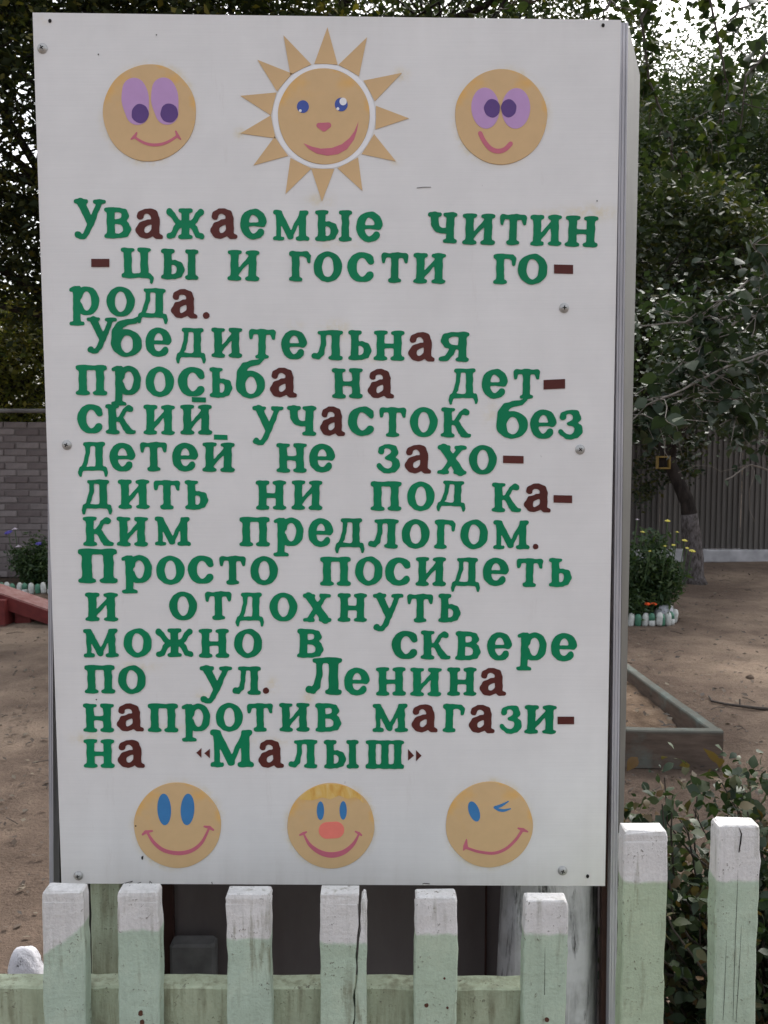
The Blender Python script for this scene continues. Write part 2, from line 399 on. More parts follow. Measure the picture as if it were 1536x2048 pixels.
def ellipsoid_centers(c, rad, n, seed, shell=.55):
    r = np.random.default_rng(seed); d = r.normal(size=(n, 3)); d /= np.linalg.norm(d, axis=1)[:, None]
    rr = shell + (1-shell)*r.random(n)**.5; rr *= 1 + .18*vnoise(d, .5, seed+1)
    return np.array(c) + d*rr[:, None]*np.array(rad)
def tree(name, label, base, trunk, r0, crown_c, crown_r, ncl, per, sigma, lsize, lmat, seed, group=None, cat='tree', lime=False, keep=None, limbs=14, flat=.75):
    """trunk: list of points relative to base; crown built from leaf clusters; limbs reach into it"""
    random.seed(seed)
    root = empty(name, base, label, cat, group)
    mb = MB(); n = len(trunk)
    pts = []; 
    for i in range(n-1):
        for k in range(4): pts.append(Vector(trunk[i]).lerp(Vector(trunk[i+1]), k/4))
    pts.append(Vector(trunk[-1]))
    rad = [r0*(1.35 if i == 0 else 1)*(1-.72*i/(len(pts)-1)) for i in range(len(pts))]
    mb.tube(pts, rad, 12, 0, wob=.12)
    tk = mb.build('trunk', M_bark, root, smooth=True)
    if lime:
        lm = MB(); lp = [p for p in pts if p.z <= lime]; lm.tube(lp, [x*1.03+.004 for x in rad[:len(lp)]], 12, wob=.1)
        lm.build('limewash_coat', M_lime, root, smooth=True)
    cc = ellipsoid_centers(crown_c, crown_r, ncl, seed)
    if keep is not None: cc = cc[keep(cc + np.array(base))]
    lb = MB(); idx = list(range(len(cc))); random.shuffle(idx)
    for i in idx[:limbs]:
        s = pts[random.randint(len(pts)//2, len(pts)-1)]
        cp = curve_pts(s, cc[i], .15, 7, .12); lb.tube(cp, [r0*.42*(1-.85*k/7) for k in range(8)], 6)
    for i in idx[:limbs*5]:
        j = random.choice(idx[:limbs]); cp = curve_pts(Vector(cc[j])*.9+Vector(pts[-1])*.1, cc[i], .05, 4, .1); lb.tube(cp, [r0*.10*(1-.7*k/4) for k in range(5)], 4)
    lb.build('limbs', M_bark, root, smooth=True)
    P = cluster_points(cc, per, sigma, seed+2, flat)
    bias = np.repeat(np.random.default_rng(seed+5).random(len(cc))*.4, per)
    V, T, rd = leaf_cloud(P, lsize, seed=seed+3, rbias=bias)
    cr = link('crown', np_mesh('crown', V, T, lmat, {'rnd': rd}), root)
    return root

# ------------------------------------------------------------ GROUND
def graded(a, b, near, far, k):
    xs = [0.0]; s = near
    while xs[-1] < far: xs.append(xs[-1]+s); s *= k if xs[-1] > b else 1
    return xs
xp = graded(0, 3.2, .05, 150, 1.18); xs = np.array(sorted(set([-q for q in xp]+xp)))
yp = graded(0, 8, .05, 300, 1.15); ys = np.array([-60, -20, -8, -3, -1] + yp)
X, Y = np.meshgrid(xs, ys); P2 = np.stack([X.ravel(), Y.ravel()], 1)
Z = .012*vnoise(P2, .35, 3) + .006*vnoise(P2, 1.7, 4) + .003*vnoise(P2, 5, 5)
nx, ny = len(xs), len(ys)
I = np.arange(nx*ny).reshape(ny, nx)
Q = np.stack([I[:-1,:-1], I[:-1,1:], I[1:,1:], I[1:,:-1]], -1).reshape(-1, 4)
g = link('ground', np_mesh('ground', np.column_stack([P2, Z]), Q, M_dirt, smooth=True)); tag(g, kind='structure')
# litter on the ground
r = np.random.default_rng(21); n = 9000
yy = 1.6 + 9*r.random(n)**1.1; xx = (r.random(n)-.5)*2*(1.2+.55*yy)
P = np.column_stack([xx, yy, np.full(n, .014)])
V, T, rd = leaf_cloud(P, .026, aspect=.6, droop=0, up=3, seed=22)
lt = link('leaf_litter', np_mesh('leaf_litter', V, T, L_dry, {'rnd': rd})); tag(lt, 'small dry leaves and crumbs strewn over the bare dirt yard', 'litter', kind='stuff')
tw = MB(); random.seed(5)
for i in range(240):
    y = 2.5+7*random.random(); x = random.uniform(-1, 1)*(.8+.55*y); a = random.random()*6.28; L = random.uniform(.03, .13)
    tw.tube([(x, y, .014), (x+L*.5*math.cos(a)+.006, y+L*.5*math.sin(a), .02), (x+L*math.cos(a+.2), y+L*math.sin(a+.2), .014)], .0022, 4)
o = tw.build('twig_litter', M_dtwig); tag(o, 'tiny broken twigs scattered over the bare dirt yard', 'litter', kind='stuff')
p = [gr(px, py, .02) for px, py in ((1418,1392),(1424,1402),(1450,1408),(1480,1412),(1510,1416),(1550,1419),(1600,1417))]
mb = MB(); mb.tube(p, [.005,.006,.007,.008,.009,.010,.011], 6); mb.tube([p[3], p[3]+Vector((.01,.03,.03))], .004, 4)
tag(mb.build('fallen_branch', M_dtwig), 'thin dark bare branch lying on the dirt at the right', 'branch')
random.seed(9)
for px, py, s in ((1500,1357,.028),):
    mb = MB(); mb.lathe([(s*.3,-s*.3),(s,-.1*s),(s*.9,.4*s),(s*.3,.8*s)], 9)
    c = gr(px, py); o = mb.build('clod', M_dirt, loc=c, smooth=True); tag(o, 'small dark clod of earth on the light sandy patch', 'clod')

# ------------------------------------------------------------ SANDBOX
sb = empty('sandbox', (.7, 4.0, 0), 'low sandbox of worn green boards filled with sand behind the sign', 'sandbox')
def sboard(p0, p1, th=.05, h=.175, parent=sb):
    p0, p1 = Vector(p0), Vector(p1); d = (p1-p0).normalized(); nn = Vector((-d.y, d.x, 0))*th
    o0 = Vector(parent.location); mb = MB(); K = 12; vs = []
    for i in range(K+1):
        q = p0.lerp(p1, i/K) - o0; dz = random.uniform(-.003, .003)
        vs += [q, q+Vector((0,0,h-.006+dz)), q+nn*.1+Vector((0,0,h+dz)), q+nn*.9+Vector((0,0,h+dz)), q+nn+Vector((0,0,h-.006+dz)), q+nn]
    fs = [(0,1,2,3,4,5), tuple(reversed([K*6+i for i in range(6)]))]
    for i in range(K):
        for k in range(5): fs.append((i*6+k, i*6+6+k, i*6+7+k, i*6+k+1))
    mb.add(vs, fs); return mb.build('board', M_sbox, parent)
cr = gr(1445, 1540); far_c = Vector((1.34, 6.3, 0))
sboard((-.35, 4.05, 0), (cr.x, cr.y, 0)); sboard((cr.x, cr.y+.052, 0), far_c)
sboard((far_c.x-.06, far_c.y, 0), (-.30, 6.35, 0)); sboard((-.30, 6.29, 0), (-.35, 4.11, 0))
gx, gy = np.meshgrid(np.linspace(-.32, 1.44, 60), np.linspace(4.10, 6.32, 60)); gx = gx - (gy-4.1)*.055*(gx > .9)
P2 = np.stack([gx.ravel(), gy.ravel()], 1); zz = .085 + .022*vnoise(P2, .9, 8) + .008*vnoise(P2, 3, 9) + .02*np.exp(-((gx.ravel()-1.0)**2+(gy.ravel()-4.9)**2)/.2)
I = np.arange(3600).reshape(60, 60); Q = np.stack([I[:-1,:-1], I[:-1,1:], I[1:,1:], I[1:,:-1]], -1).reshape(-1, 4)
o = link('sand', np_mesh('sand', np.column_stack([P2-np.array([.7, 4.0]), zz]), Q, M_sand, smooth=True), sb); o['kind'] = 'stuff'
r = np.random.default_rng(5); n = 130
P = np.column_stack([.9+.5*r.random(n), 4.1+1.6*r.random(n), np.full(n, .125)]); V, T, rd = leaf_cloud(P, .035, droop=0, up=3, seed=4)
tag(link('leaf_litter', np_mesh('leaf_litter', V, T, L_dry, {'rnd': rd})), 'pale dry leaves lying on the sand inside the sandbox', 'litter', kind='stuff')

# ------------------------------------------------------------ FLOWER BEDS
def edging(parent, pts, z0=0):
    white = MB(); white.lathe([(.022,0),(.027,.015),(.028,.075),(.02,.10),(.01,.108)], 10); wm = white.mesh('edging_bottle', M_bwhite, True)
    gre = MB(); gre.lathe([(.022,0),(.027,.015),(.028,.064),(.021,.088),(.01,.096)], 10); gm = gre.mesh('edging_bottle', M_bgreen, True)
    both = MB(); both.lathe([(.022,0),(.028,.015),(.0285,.055)], 10); both.lathe([(.029,.05),(.028,.08),(.021,.10),(.01,.108)], 10, mi=1); bm_ = both.mesh('edging_bottle', [M_bwhite, M_bgreen], True)
    for i, p in enumerate(pts):
        o = link('edging_bottle', [wm, gm, wm, bm_][i % 4], parent, (p[0], p[1], z0+random.uniform(-.008, .006))); o.rotation_euler = (random.uniform(-.08,.08), random.uniform(-.12,.12), 0)
random.seed(31)
bed = empty('flower_bed_edging', (1.2, 7.2, 0), 'curved row of white and green bottles edging the flower bed at right', 'bed edging', 'bottle edgings of the flower beds')
pts = []
for i in range(21): pts.append((-.15+i*.058, -.06+random.uniform(-.006,.006)))
cx, cy, rr = 1.0, .20, .26
for k in range(11):
    a = -math.pi/2 + (k+.6)*math.pi/11; pts.append((cx+rr*math.cos(a)*.75, cy+rr*math.sin(a)))
for i in range(17): pts.append((1.0-i*.072, .48))
edging(bed, pts)
gc = MB(); gc.lathe([(.02,-.03),(.085,0),(.088,.06),(.055,.105),(.01,.12)], 12)
o = gc.build('edging_stone', M_stone, loc=(2.30, 7.30, 0.02), smooth=True); tag(o, 'rounded whitewashed stone at the end of the flower bed', 'stone')
soil = MB(); soil.lathe([(.02,-.03),(.33,0),(.3,.045),(.1,.07)], 14); 
so_ = soil.mesh('soil', M_sand, True); o = link('bed_soil', so_, None, (1.75, 7.42, 0)); o.scale = (2.2, .72, 1); tag(o, kind='structure')
bed2 = empty('flower_bed_edging', (-4.4, 8.7, 0), 'straight row of white and green bottles edging the bed by the brick wall', 'bed edging', 'bottle edgings of the flower beds')
edging(bed2, [(i*.060, random.uniform(-.006,.006)) for i in range(50)])

def bush(name, label, cat, loc, rx, ry, h, n, size, mat, seed, flowers=(), group=None, aspect=.35):
    root = empty(name, loc, label, cat, group); r = np.random.default_rng(seed); random.seed(seed)
    st = MB(); P = []
    for i in range(34):
        a = r.random()*6.28; q = r.random()**.5
        tip = Vector((rx*q*math.cos(a), ry*q*math.sin(a), h*(1-.45*q*q)*(.75+.3*r.random())))
        cp = curve_pts((tip.x*.25, tip.y*.25, 0), tip, 0, 6, .12); st.tube(cp, [.006, .005, .005, .004, .004, .003, .002], 4)
        for k in range(n//34):
            t = r.random()**.7; p = cp[0].lerp(cp[-1], t); P.append((p.x+r.normal()*.045, p.y+r.normal()*.045, max(.02, p.z+r.normal()*.035)))
    st.build('stems', mat_stem, root)
    V, T, rd = leaf_cloud(np.array(P), size, aspect=aspect, droop=.1, up=.3, seed=seed+1)
    o = link('foliage', np_mesh('foliage', V, T, mat, {'rnd': rd}), root)
    for (x, y, z, rad, fm) in flowers:
        st2 = MB(); 
        nP = 9
        for k in range(nP):
            a = k*6.283/nP; ca, sa = math.cos(a), math.sin(a); b = .33
            st2.add([(0,0,0),(rad*math.cos(a-b)*.75,rad*math.sin(a-b)*.75,rad*.22),(rad*ca,rad*sa,rad*.12),(rad*math.cos(a+b)*.75,rad*math.sin(a+b)*.75,rad*.22)], [(0,1,2,3)])
        st2.lathe([(rad*.45,0),(rad*.5,rad*.25),(rad*.2,rad*.5)], 8)
        f = st2.build('flower', fm, root, (x-loc[0], y-loc[1], z))
        f.rotation_euler = (R(25)*random.random(), R(20)*(random.random()-.5), 0)
        s3 = MB(); q = (x-loc[0], y-loc[1], z); s3.tube([(q[0]*.6, q[1]*.6, .1), (q[0]*.9, q[1]*.9, z*.6), q], .004, 4); s3.build('flower_stalk', mat_stem, root)
    return root
mat_stem = simple('green_stem', (.05, .09, .03), .6)
M_fy = simple('yellow_petals', (.62, .55, .10), .6, .1); M_fo = simple('orange_petals', (.75, .09, .01), .6, .15)
M_fb = simple('blue_petals', (.09, .07, .35), .6, .2); M_fw = simple('pale_petals', (.55, .48, .55), .6, .1)
def fl(px, py, Y, rad, fm): p = at(px, py, Y); return (p.x, p.y, p.z, rad, fm)
bush('marigold_bush', 'tall feathery green bush with yellow flower heads by the leaning tree', 'flower bush', (2.18, 7.42, .03), .30, .22, .72, 6500, .05, L_herb, 41,
     [fl(1335,1050,7.3,.026,M_fy), fl(1354,1072,7.3,.018,M_fy), fl(1369,1089,7.3,.026,M_fy), fl(1374,1104,7.2,.016,M_fy), fl(1384,1110,7.3,.030,M_fy), fl(1347,1098,7.2,.018,M_fy), fl(1330,1100,7.2,.016,M_fy)], 'bushes in the right flower bed')
bush('marigold_bush', 'feathery green bush with small yellow blooms close behind the sign post', 'flower bush', (1.78, 7.40, .03), .36, .22, .68, 7000, .05, L_herb, 43,
     [fl(1285,1072,7.3,.022,M_fy), fl(1274,1047,7.3,.018,M_fw), fl(1300,1110,7.2,.014,M_fy)], 'bushes in the right flower bed')
bush('marigold_plant', 'low green plant with two orange flowers at the bottle edging', 'flower plant', (1.98, 7.24, .03), .24, .10, .26, 2400, .04, L_herb, 45,
     [fl(1295,1216,7.15,.026,M_fo), fl(1308,1216,7.15,.026,M_fo)])
bush('petunia_plant', 'dark green petunia plant with blue flowers before the brick wall', 'flower plant', (-3.55, 9.15, .02), .34, .2, .50, 4000, .05, L_herb, 47,
     [fl(17,1070,9.0,.045,M_fb), fl(30,1063,9.0,.035,M_fw), fl(37,1098,9.0,.035,M_fw), fl(78,1092,9.0,.04,M_fb)])
bush('petunia_plant', 'dark bushy green plant without flowers low against the brick wall', 'flower plant', (-3.0, 9.25, .02), .36, .2, .36, 4000, .05, L_herb, 48)

# ------------------------------------------------------------ SEESAW
sw = empty('seesaw', (-3.12, 7.3, 0), 'low red wooden seesaw tilted down to the right', 'seesaw')
mb = MB(); a = math.atan(.35); L0, L1 = -1.3, .74; ca, sa = math.cos(a), math.sin(a)
def plk(t, y, z): return (t*ca+z*sa, y, .27-t*sa+z*ca)
mb.hexa([plk(L0,-.13,-.045),plk(L1,-.13,-.045),plk(L1,.13,-.045),plk(L0,.13,-.045),plk(L0,-.13,0),plk(L1,-.13,0),plk(L1,.13,0),plk(L0,.13,0)])
mb.build('plank', M_redw, sw)
mb = MB(); mb.hexa([plk(L0,-.15,-.11),plk(L1,-.15,-.11),plk(L1,-.132,-.11),plk(L0,-.132,-.11),plk(L0,-.15,-.006),plk(L1,-.15,-.006),plk(L1,-.132,-.006),plk(L0,-.132,-.006)])
mb.build('side_rail', M_redp, sw)
mb = MB(); mb.bbox(-.20, -.22, 0, .10, .10, .215, .006); mb.build('base', M_redp, sw)
mb = MB(); mb.bbox(.13, -.10, 0, .26, .06, .15, .006); mb.build('base_block', M_redp, sw)

# ------------------------------------------------------------ BRICK WALL
WY = 9.8; wt = 1.66
bw = empty('brick_wall', (-3.6, WY, 0), 'old grey white brick wall behind the left flower bed', 'wall')
mb = MB(); mb.box(-3.4, -.02, 0, 2.9, .26, wt-.01); mb.build('wall_core', M_mortar, bw)
br = []
for i in range(5):
    b = MB(); b.bbox(-.121+random.uniform(-.003,.003), -.03, -.031, .121+random.uniform(-.003,.003), .04, .031+random.uniform(-.002,.002), .006); br.append(b.mesh('brick', M_brick))
nb = 0; random.seed(77); row = 0; z = .035
while z < wt:
    x = -.90 + (.128 if row % 2 else 0)
    while x < 2.0 and nb < 298:
        o = link('brick', random.choice(br), bw, (x+random.uniform(-.005,.005), random.uniform(-.004,.006), z+random.uniform(-.003,.003))); o.rotation_euler = (0, random.uniform(-.012,.012), random.uniform(-.01,.01)); nb += 1
        x += .256
    z += .0738; row += 1
b = MB(); z = .035; row = 0
while z < wt:
    for x0, x1 in ((-3.3, -1.0), (2.12, 2.8)):
        x = x0 + (.128 if row % 2 else 0)
        while x < x1: b.bbox(x-.119, -.028, z-.03, x+.119, .02, z+.03, .005); x += .256
    z += .0738; row += 1
o = b.build('brick_rest', M_brick, bw); o['kind'] = 'stuff'
rl = empty('overhead_pipe', (-3.6, 9.5, 0), 'pale horizontal pipe running on posts above the brick wall', 'pipe')
zz = at(40, 820, 9.5).z
mb = MB(); mb.tube([(-3, 0, zz), (3, 0, zz-.02)], .022, 8); mb.build('pipe', M_pipe, rl, smooth=True)
for x in (-1.4, 1.1):
    mb = MB(); mb.tube([(x, 0.02, 0), (x, .02, zz-.02)], .02, 8); mb.build('post', M_concrete, rl, smooth=True)

# ------------------------------------------------------------ CORRUGATED FENCE
FY = 11.1; ft = at(1400, 850, FY).z
cf = empty('corrugated_fence', (3, FY, 0), 'tall grey brown corrugated metal fence behind the yard', 'fence')
sheets = []
def sheet_mesh():
    mb = MB(); n = 15; pitch = 1.0/n; prof = []
    for k in range(n): x = k*pitch; prof += [(x,0),(x+.022,0),(x+.030,-.022),(x+.056,-.022)]
    prof.append((1.0, 0))
    vs = [(x, y, .16) for x, y in prof]+[(x, y, ft) for x, y in prof]; m_ = len(prof)
    mb.add(vs, [(i, i+1, m_+i+1, m_+i) for i in range(m_-1)])
    vs2 = [(x, y+.002, .16) for x, y in prof]+[(x, y+.002, ft) for x, y in prof]
    mb.add(vs2, [(i, m_+i, m_+i+1, i+1) for i in range(m_-1)])
    return mb.mesh('metal_sheet', M_corr)
shm = sheet_mesh()
for i in range(13): link('metal_sheet', shm, cf, (-4.6+i*1.003, (i % 2)*.004, random.uniform(-.012, .012)))
mb = MB(); mb.bbox(-4.7, -.06, 0, 8.5, .12, .15, .01); mb.build('plinth', M_plinth, cf)
mb = MB(); mb.box(-4.6, .02, ft-.25, 8.4, .06, ft-.2); mb.box(-4.6, .02, .35, 8.4, .06, .4); mb.build('fence_rail', M_concrete, cf)
# dark soil strip with weeds at the foot
# ------------------------------------------------------------ FAR BUILDING
FB = empty('far_building', (9, 30, 0), 'ochre plastered building with a flat roof edge far beyond the trees', 'building')
bz = at(1400, 185, 30).z
mb = MB(); mb.box(-.9, 0, 0, 5.2, 10, bz-.3); mb.build('wall', M_ochre, FB)
mb = MB(); mb.box(-1.0, -.25, bz-.3, 5.3, 10.2, bz); mb.build('roof', M_ochre, FB)
for fz in (1.2, 4.4, 7.6):
    for k in range(2):
        mb = MB(); mb.box(-.6+k*2.4, -.03, fz, .8+k*2.4, .1, fz+1.5)
        wn = mb.build('window', M_plinth, FB); mb = MB(); mb.box(-.5+k*2.4, -.05, fz+.1, .7+k*2.4, -.032, fz+1.4); mb.build('pane', M_glass, wn)

# ------------------------------------------------------------ TREES
G = 'trees beyond the metal fence'
tree('small_leaved_tree', 'dense small leaved tree behind the metal fence nearest the sign', (4.4, 13.2, 0), [(0,0,0),(.2,0,1.5),(.0,.1,3),(.1,0,4.2)], .16,
     (0,0,3.7), (2.3,1.8,2.9), 600, 230, .28, .058, L_far, 101, G)
tree('small_leaved_tree', 'broad dark tree behind the metal fence at the right picture edge', (7.2, 13.8, 0), [(0,0,0),(-.2,0,1.6),(.1,.1,3.2),(.1,0,4.8)], .18,
     (0,0,4.0), (2.5,1.9,3.2), 600, 220, .30, .058, L_elm, 102, G)
tree('small_leaved_tree', 'pale thin crowned tall tree farther behind the others', (6.6, 17.5, 0), [(0,0,0),(.2,0,2.5),(-.1,.1,5),(.1,0,7.2)], .2,
     (0,0,6.0), (3.4,2.2,3.2), 420, 210, .42, .072, L_far, 103, G, limbs=20)
tree('small_leaved_tree', 'sparse tree rising above the right corner of the sign', (1.5, 16, 0), [(0,0,0),(.1,0,2.4),(-.1,.1,4.6),(.1,0,6.8)], .2,
     (0,0,6.4), (3.6,2.0,3.0), 330, 200, .40, .072, L_elm, 104, G, limbs=20)
tree('low_tree', 'low dark tree filling the gap above the metal fence', (3.2, 12.6, 0), [(0,0,0),(0,0,1.0),(.1,0,1.8),(0,0,2.6)], .1,
     (0,0,2.7), (1.9,.9,1.5), 320, 170, .22, .056, L_elm, 105, G)
# leaning tree in the yard
bt = gr(1388, 1165)
tree('leaning_tree', 'dark leaning tree with a limewashed foot in front of the metal fence', tuple(bt), [(0,0,-.03),(-.02,0,.35),(-.09,0,.85),(-.30,.03,1.3),(-.42,.05,1.7),(-.5,0,2.6)], .108,
     (-.25,.0,3.0), (1.25,1.1,1.15), 200, 120, .20, .07, L_elm, 106, lime=.78)
hf = []; random.seed(15)
for (xa, xb, ya, yb, k) in ((1266,1330,850,1000,16),(1350,1392,850,950,12),(1275,1300,950,1010,4)):
    for _ in range(k): hf.append(tuple(at(random.uniform(xa, xb), random.uniform(ya, yb), bt.y+random.uniform(.2,.6)) - bt))
V, T, rd = leaf_cloud(cluster_points(np.array(hf), 55, .075, 16), .05, seed=17)
lean = [o for o in C.objects if o.name == 'leaning_tree'][0]
link('hanging_foliage', np_mesh('hanging_foliage', V, T, L_elm, {'rnd': rd}), lean)
# bird box frame hung on the trunk
q = at(1327, 925, bt.y-.12); fb = empty('feeder', (q.x, q.y, q.z), 'small open yellow wooden bird feeder hanging on the leaning tree', 'bird feeder')
mb = MB(); s = .065
for a_, b_ in (((-s,-.03,-s),(-s+.006,.05,s)),((s-.012,-.03,-s),(s,.05,s)),((-s+.015,-.03,-s),(s-.015,.05,-s+.014)),((-s+.015,-.03,s-.014),(s-.015,.05,s))): mb.box(*a_, *b_)
mb.build('frame', M_yellow, fb); mb = MB(); mb.box(-s+.015,.03,-s+.015,s-.015,.045,s-.015); mb.build('back_board', M_bark, fb)

# left trees
def keepL(c): return (c[:, 2] > 1.95)
tree('left_tree', 'dark tree with sky gaps left of the sign', (-2.1, 8.2, 0), [(0,0,0),(.1,0,1.2),(0,.1,2.3),(-.1,0,3.6)], .15,
     (-1.0,0,4.45), (2.8,1.2,1.95), 500, 170, .20, .062, L_left, 111, keep=keepL)
tree('left_tree', 'yellowing tree just above the brick wall', (-4.6, 10.9, 0), [(0,0,0),(.1,0,1.0),(0,.1,1.8),(-.1,0,2.6)], .13,
     (0.5,0,2.25), (2.1,.9,.95), 250, 170, .2, .060, L_yel, 112)
tree('left_tree', 'tall dark tree whose crown tops the sign', (-.9, 9.4, 0), [(0,0,0),(.1,0,2),(0,.1,3.8),(-.1,0,5.2)], .2,
     (0,0,6.0), (3.6,1.3,1.6), 330, 110, .26, .07, L_elm, 113)

# poplar-like tree standing just outside the picture at right; branches hang into view
pt = empty('poplar_tree', (3.1, 5.2, 0), 'tree with big glossy leaves whose pale branches reach in from the right', 'tree')
O = Vector((3.1, 5.2, 0))
mb = MB(); tp = [(0,0,-.05),(.05,0,.8),(-.02,0,1.8),(0,.05,3.0),(-.1,0,4.2)]; mb.tube(tp, [.15,.12,.10,.085,.05], 12, wob=.1); mb.build('trunk', M_bark, pt, smooth=True)
random.seed(61)
twp = []   # leaf sites
def branch(ctrl, r0, r1, mat=M_twig, sub=6, sublen=.35, dens=1.0, droop=.15):
    pts = [Vector(c) - O for c in ctrl]; ps = []
    for i in range(len(pts)-1):
        for k in range(4): ps.append(pts[i].lerp(pts[i+1], k/4) + Vector((random.uniform(-1,1), random.uniform(-1,1), random.uniform(-1,1)))*.006)
    ps.append(pts[-1]); mb = MB(); n = len(ps)
    mb.tube(ps, [r0+(r1-r0)*i/(n-1) for i in range(n)], 6)
    for s_ in range(sub):
        i = random.randint(n//4, n-1); d = Vector((random.uniform(-1,1), random.uniform(-.6,.6), random.uniform(-.8,.5)-droop)).normalized()*sublen*random.uniform(.5, 1.1)
        cp = curve_pts(ps[i], ps[i]+d, .02, 5, .2); mb.tube(cp, [r1*.9, r1*.8, r1*.7, r1*.6, r1*.5, r1*.4], 4)
        for k in range(int(9*dens)):
            p = cp[random.randint(1, 5)]; twp.append(p + Vector((random.gauss(0,.02), random.gauss(0,.02), random.gauss(0,.02))))
    for k in range(int(5*dens)): twp.append(ps[random.randint(n//3, n-1)])
    mb.build('branch', mat, pt)
def B(*l): return [at(px, py, Y) for px, py, Y in l]
branch(B((1640,560,5.0),(1536,612,4.9),(1480,633,4.8),(1400,640,4.7),(1285,652,4.6)), .012, .004, sub=14)
branch(B((1640,600,4.9),(1480,640,4.7),(1420,680,4.6),(1370,720,4.5),(1330,760,4.5)), .009, .003, sub=16, dens=1.3)
branch(B((1640,480,5.0),(1520,540,4.9),(1450,600,4.7),(1390,640,4.7)), .009, .003, sub=14, dens=1.3)
branch(B((1640,640,4.9),(1560,700,4.7),(1480,730,4.6),(1400,780,4.5),(1290,800,4.4),(1262,850,4.4)), .010, .003, sub=22, dens=1.5)
branch(B((1640,720,4.9),(1560,780,4.7),(1500,820,4.6),(1440,850,4.5)), .009, .003, sub=14, dens=1.3)
branch(B((1640,660,4.9),(1560,690,4.6),(1440,740,4.4),(1340,790,4.3),(1250,830,4.3)), .008, .003, sub=18, dens=1.3)
branch(B((1640,900,4.9),(1580,950,4.7),(1500,930,4.6),(1450,960,4.5)), .007, .003, sub=3, dens=.5)
branch(B((1640,700,4.9),(1590,620,4.7),(1530,520,4.6),(1500,480,4.5)), .009, .003, sub=14, dens=1.2)
# upper right overhanging boughs (dark against the sky)
branch(B((1700,0,4.4),(1600,60,4.2),(1540,100,4.1),(1490,150,4.0),(1480,260,4.0)), .010, .003, M_dtwig, sub=8, dens=.8)
branch(B((1700,-90,4.4),(1560,-20,4.2),(1480,20,4.0),(1440,60,4.0)), .009, .003, M_dtwig, sub=6, dens=.8)
branch(B((1700,-200,4.2),(1500,-120,3.4),(1410,-40,3.2),(1440,110,3.1),(1455,170,3.1),(1440,262,3.1),(1418,290,3.1)), .006, .002, M_dtwig, sub=20, sublen=.09, dens=1.0, droop=.9)
branch(B((1600,-260,4.2),(1400,-160,3.2),(1320,-60,2.9),(1285,40,2.8),(1295,160,2.8),(1330,250,2.8),(1350,330,2.8),(1362,350,2.8)), .006, .002, M_dtwig, sub=24, sublen=.08, dens=.9, droop=.9)
branch(B((1500,-260,4.0),(1330,-140,3.1),(1240,-60,2.9),(1212,20,2.8),(1205,40,2.8)), .008, .0025, M_dtwig, sub=6, sublen=.12, dens=.7, droop=.4)
branch(B((1480,-200,3.6),(1300,-100,3.0),(1160,-50,2.9),(1080,0,2.9),(1010,8,2.9)), .008, .0025, M_dtwig, sub=8, sublen=.12, dens=.7, droop=.2)
def px_of(p):
    s_, c_ = math.sin(PITCH), math.cos(PITCH); d = p + O - Vector((0, 0, H)); z_ = d.y*c_ - d.z*s_; v_ = d.y*s_ + d.z*c_
    return 768 + F*d.x/z_, 1024 - F*v_/z_
def keep_site(p):
    x, y = px_of(p)
    return not (1298 < x < 1400 and 880 < y < 1100) and not (y > 985)
twp = [p for p in twp if keep_site(p)]
random.shuffle(twp); twp.sort(key=lambda p: p.y+O.y > 3.9)
inview = [p for p in twp]
leaf_parts([tuple(p) for p in inview[:290]], .070, L_pop, pt, 14, 5, aspect=.72, droop=1.1, up=.35, scl=True)
rest = inview[290:]
for sel, sz, mt in (([p for p in rest if p.y+O.y <= 3.9], .034, L_near), ([p for p in rest if p.y+O.y > 3.9], .060, L_pop)):
    if not sel: continue
    V, T, rd = leaf_cloud(np.array([tuple(p) for p in sel]), sz, aspect=.72, droop=1.2, up=.35, seed=9, big=True)
    o = link('leaf_rest', np_mesh('leaf_rest', V, T, mt, {'rnd': rd}, smooth=True), pt); o['kind'] = 'stuff'
# denser inner crown behind the boughs
cc = np.array([tuple(at(*q)-O) for q in [(random.uniform(1300,1700), random.uniform(600,860), random.uniform(5.0,6.2)) for _ in range(170)]] +
              [tuple(at(*q)-O) for q in [(random.uniform(1480,1800), random.uniform(-200,190), random.uniform(5.6,7.0)) for _ in range(75)]])
P = cluster_points(cc, 40, .13, 5); V, T, rd = leaf_cloud(P, .036, aspect=.7, seed=12)
o = link('crown', np_mesh('crown', V, T, L_pop, {'rnd': rd}), pt); o['kind'] = 'stuff'

# ------------------------------------------------------------ SHRUB behind the right pickets
def shrub(name, label, loc, rx, ry, h, nstem, nleaf, size, mat, seed, nparts, aspect=.62):
    root = empty(name, loc, label, 'shrub'); random.seed(seed); r = np.random.default_rng(seed); st = MB(); P = []
    for i in range(nstem):
        a = random.random()*6.28; q = random.random()**.5
        tip = Vector((rx*q*math.cos(a), ry*q*math.sin(a), h*(.55+.45*random.random())*(1-.25*q)))
        cp = curve_pts((tip.x*.3, tip.y*.3, 0), tip, 0, 7, .15); st.tube(cp, [.005,.0045,.004,.0035,.003,.0028,.002,.0015], 5)
        for k in range(nleaf//nstem):
            j = random.randint(1, 7); p = cp[j]; P.append((p.x+random.gauss(0,.03), p.y+random.gauss(0,.03), max(.03, p.z+random.gauss(0,.03))))
    st.build('stems', M_dtwig, root)
    P = np.array(P); order = np.argsort(P[:, 1] - P[:, 2]*.8); P = P[order]
    leaf_parts(P[:nparts], size, mat, root, 14, seed, aspect=aspect, droop=.5, up=.25)
    V, T, rd = leaf_cloud(P[nparts:], size, aspect=aspect, droop=.5, up=.25, seed=seed+2, big=True)
    o = link('leaf_rest', np_mesh('leaf_rest', V, T, mat, {'rnd': rd}, smooth=True), root); o['kind'] = 'stuff'
    return root
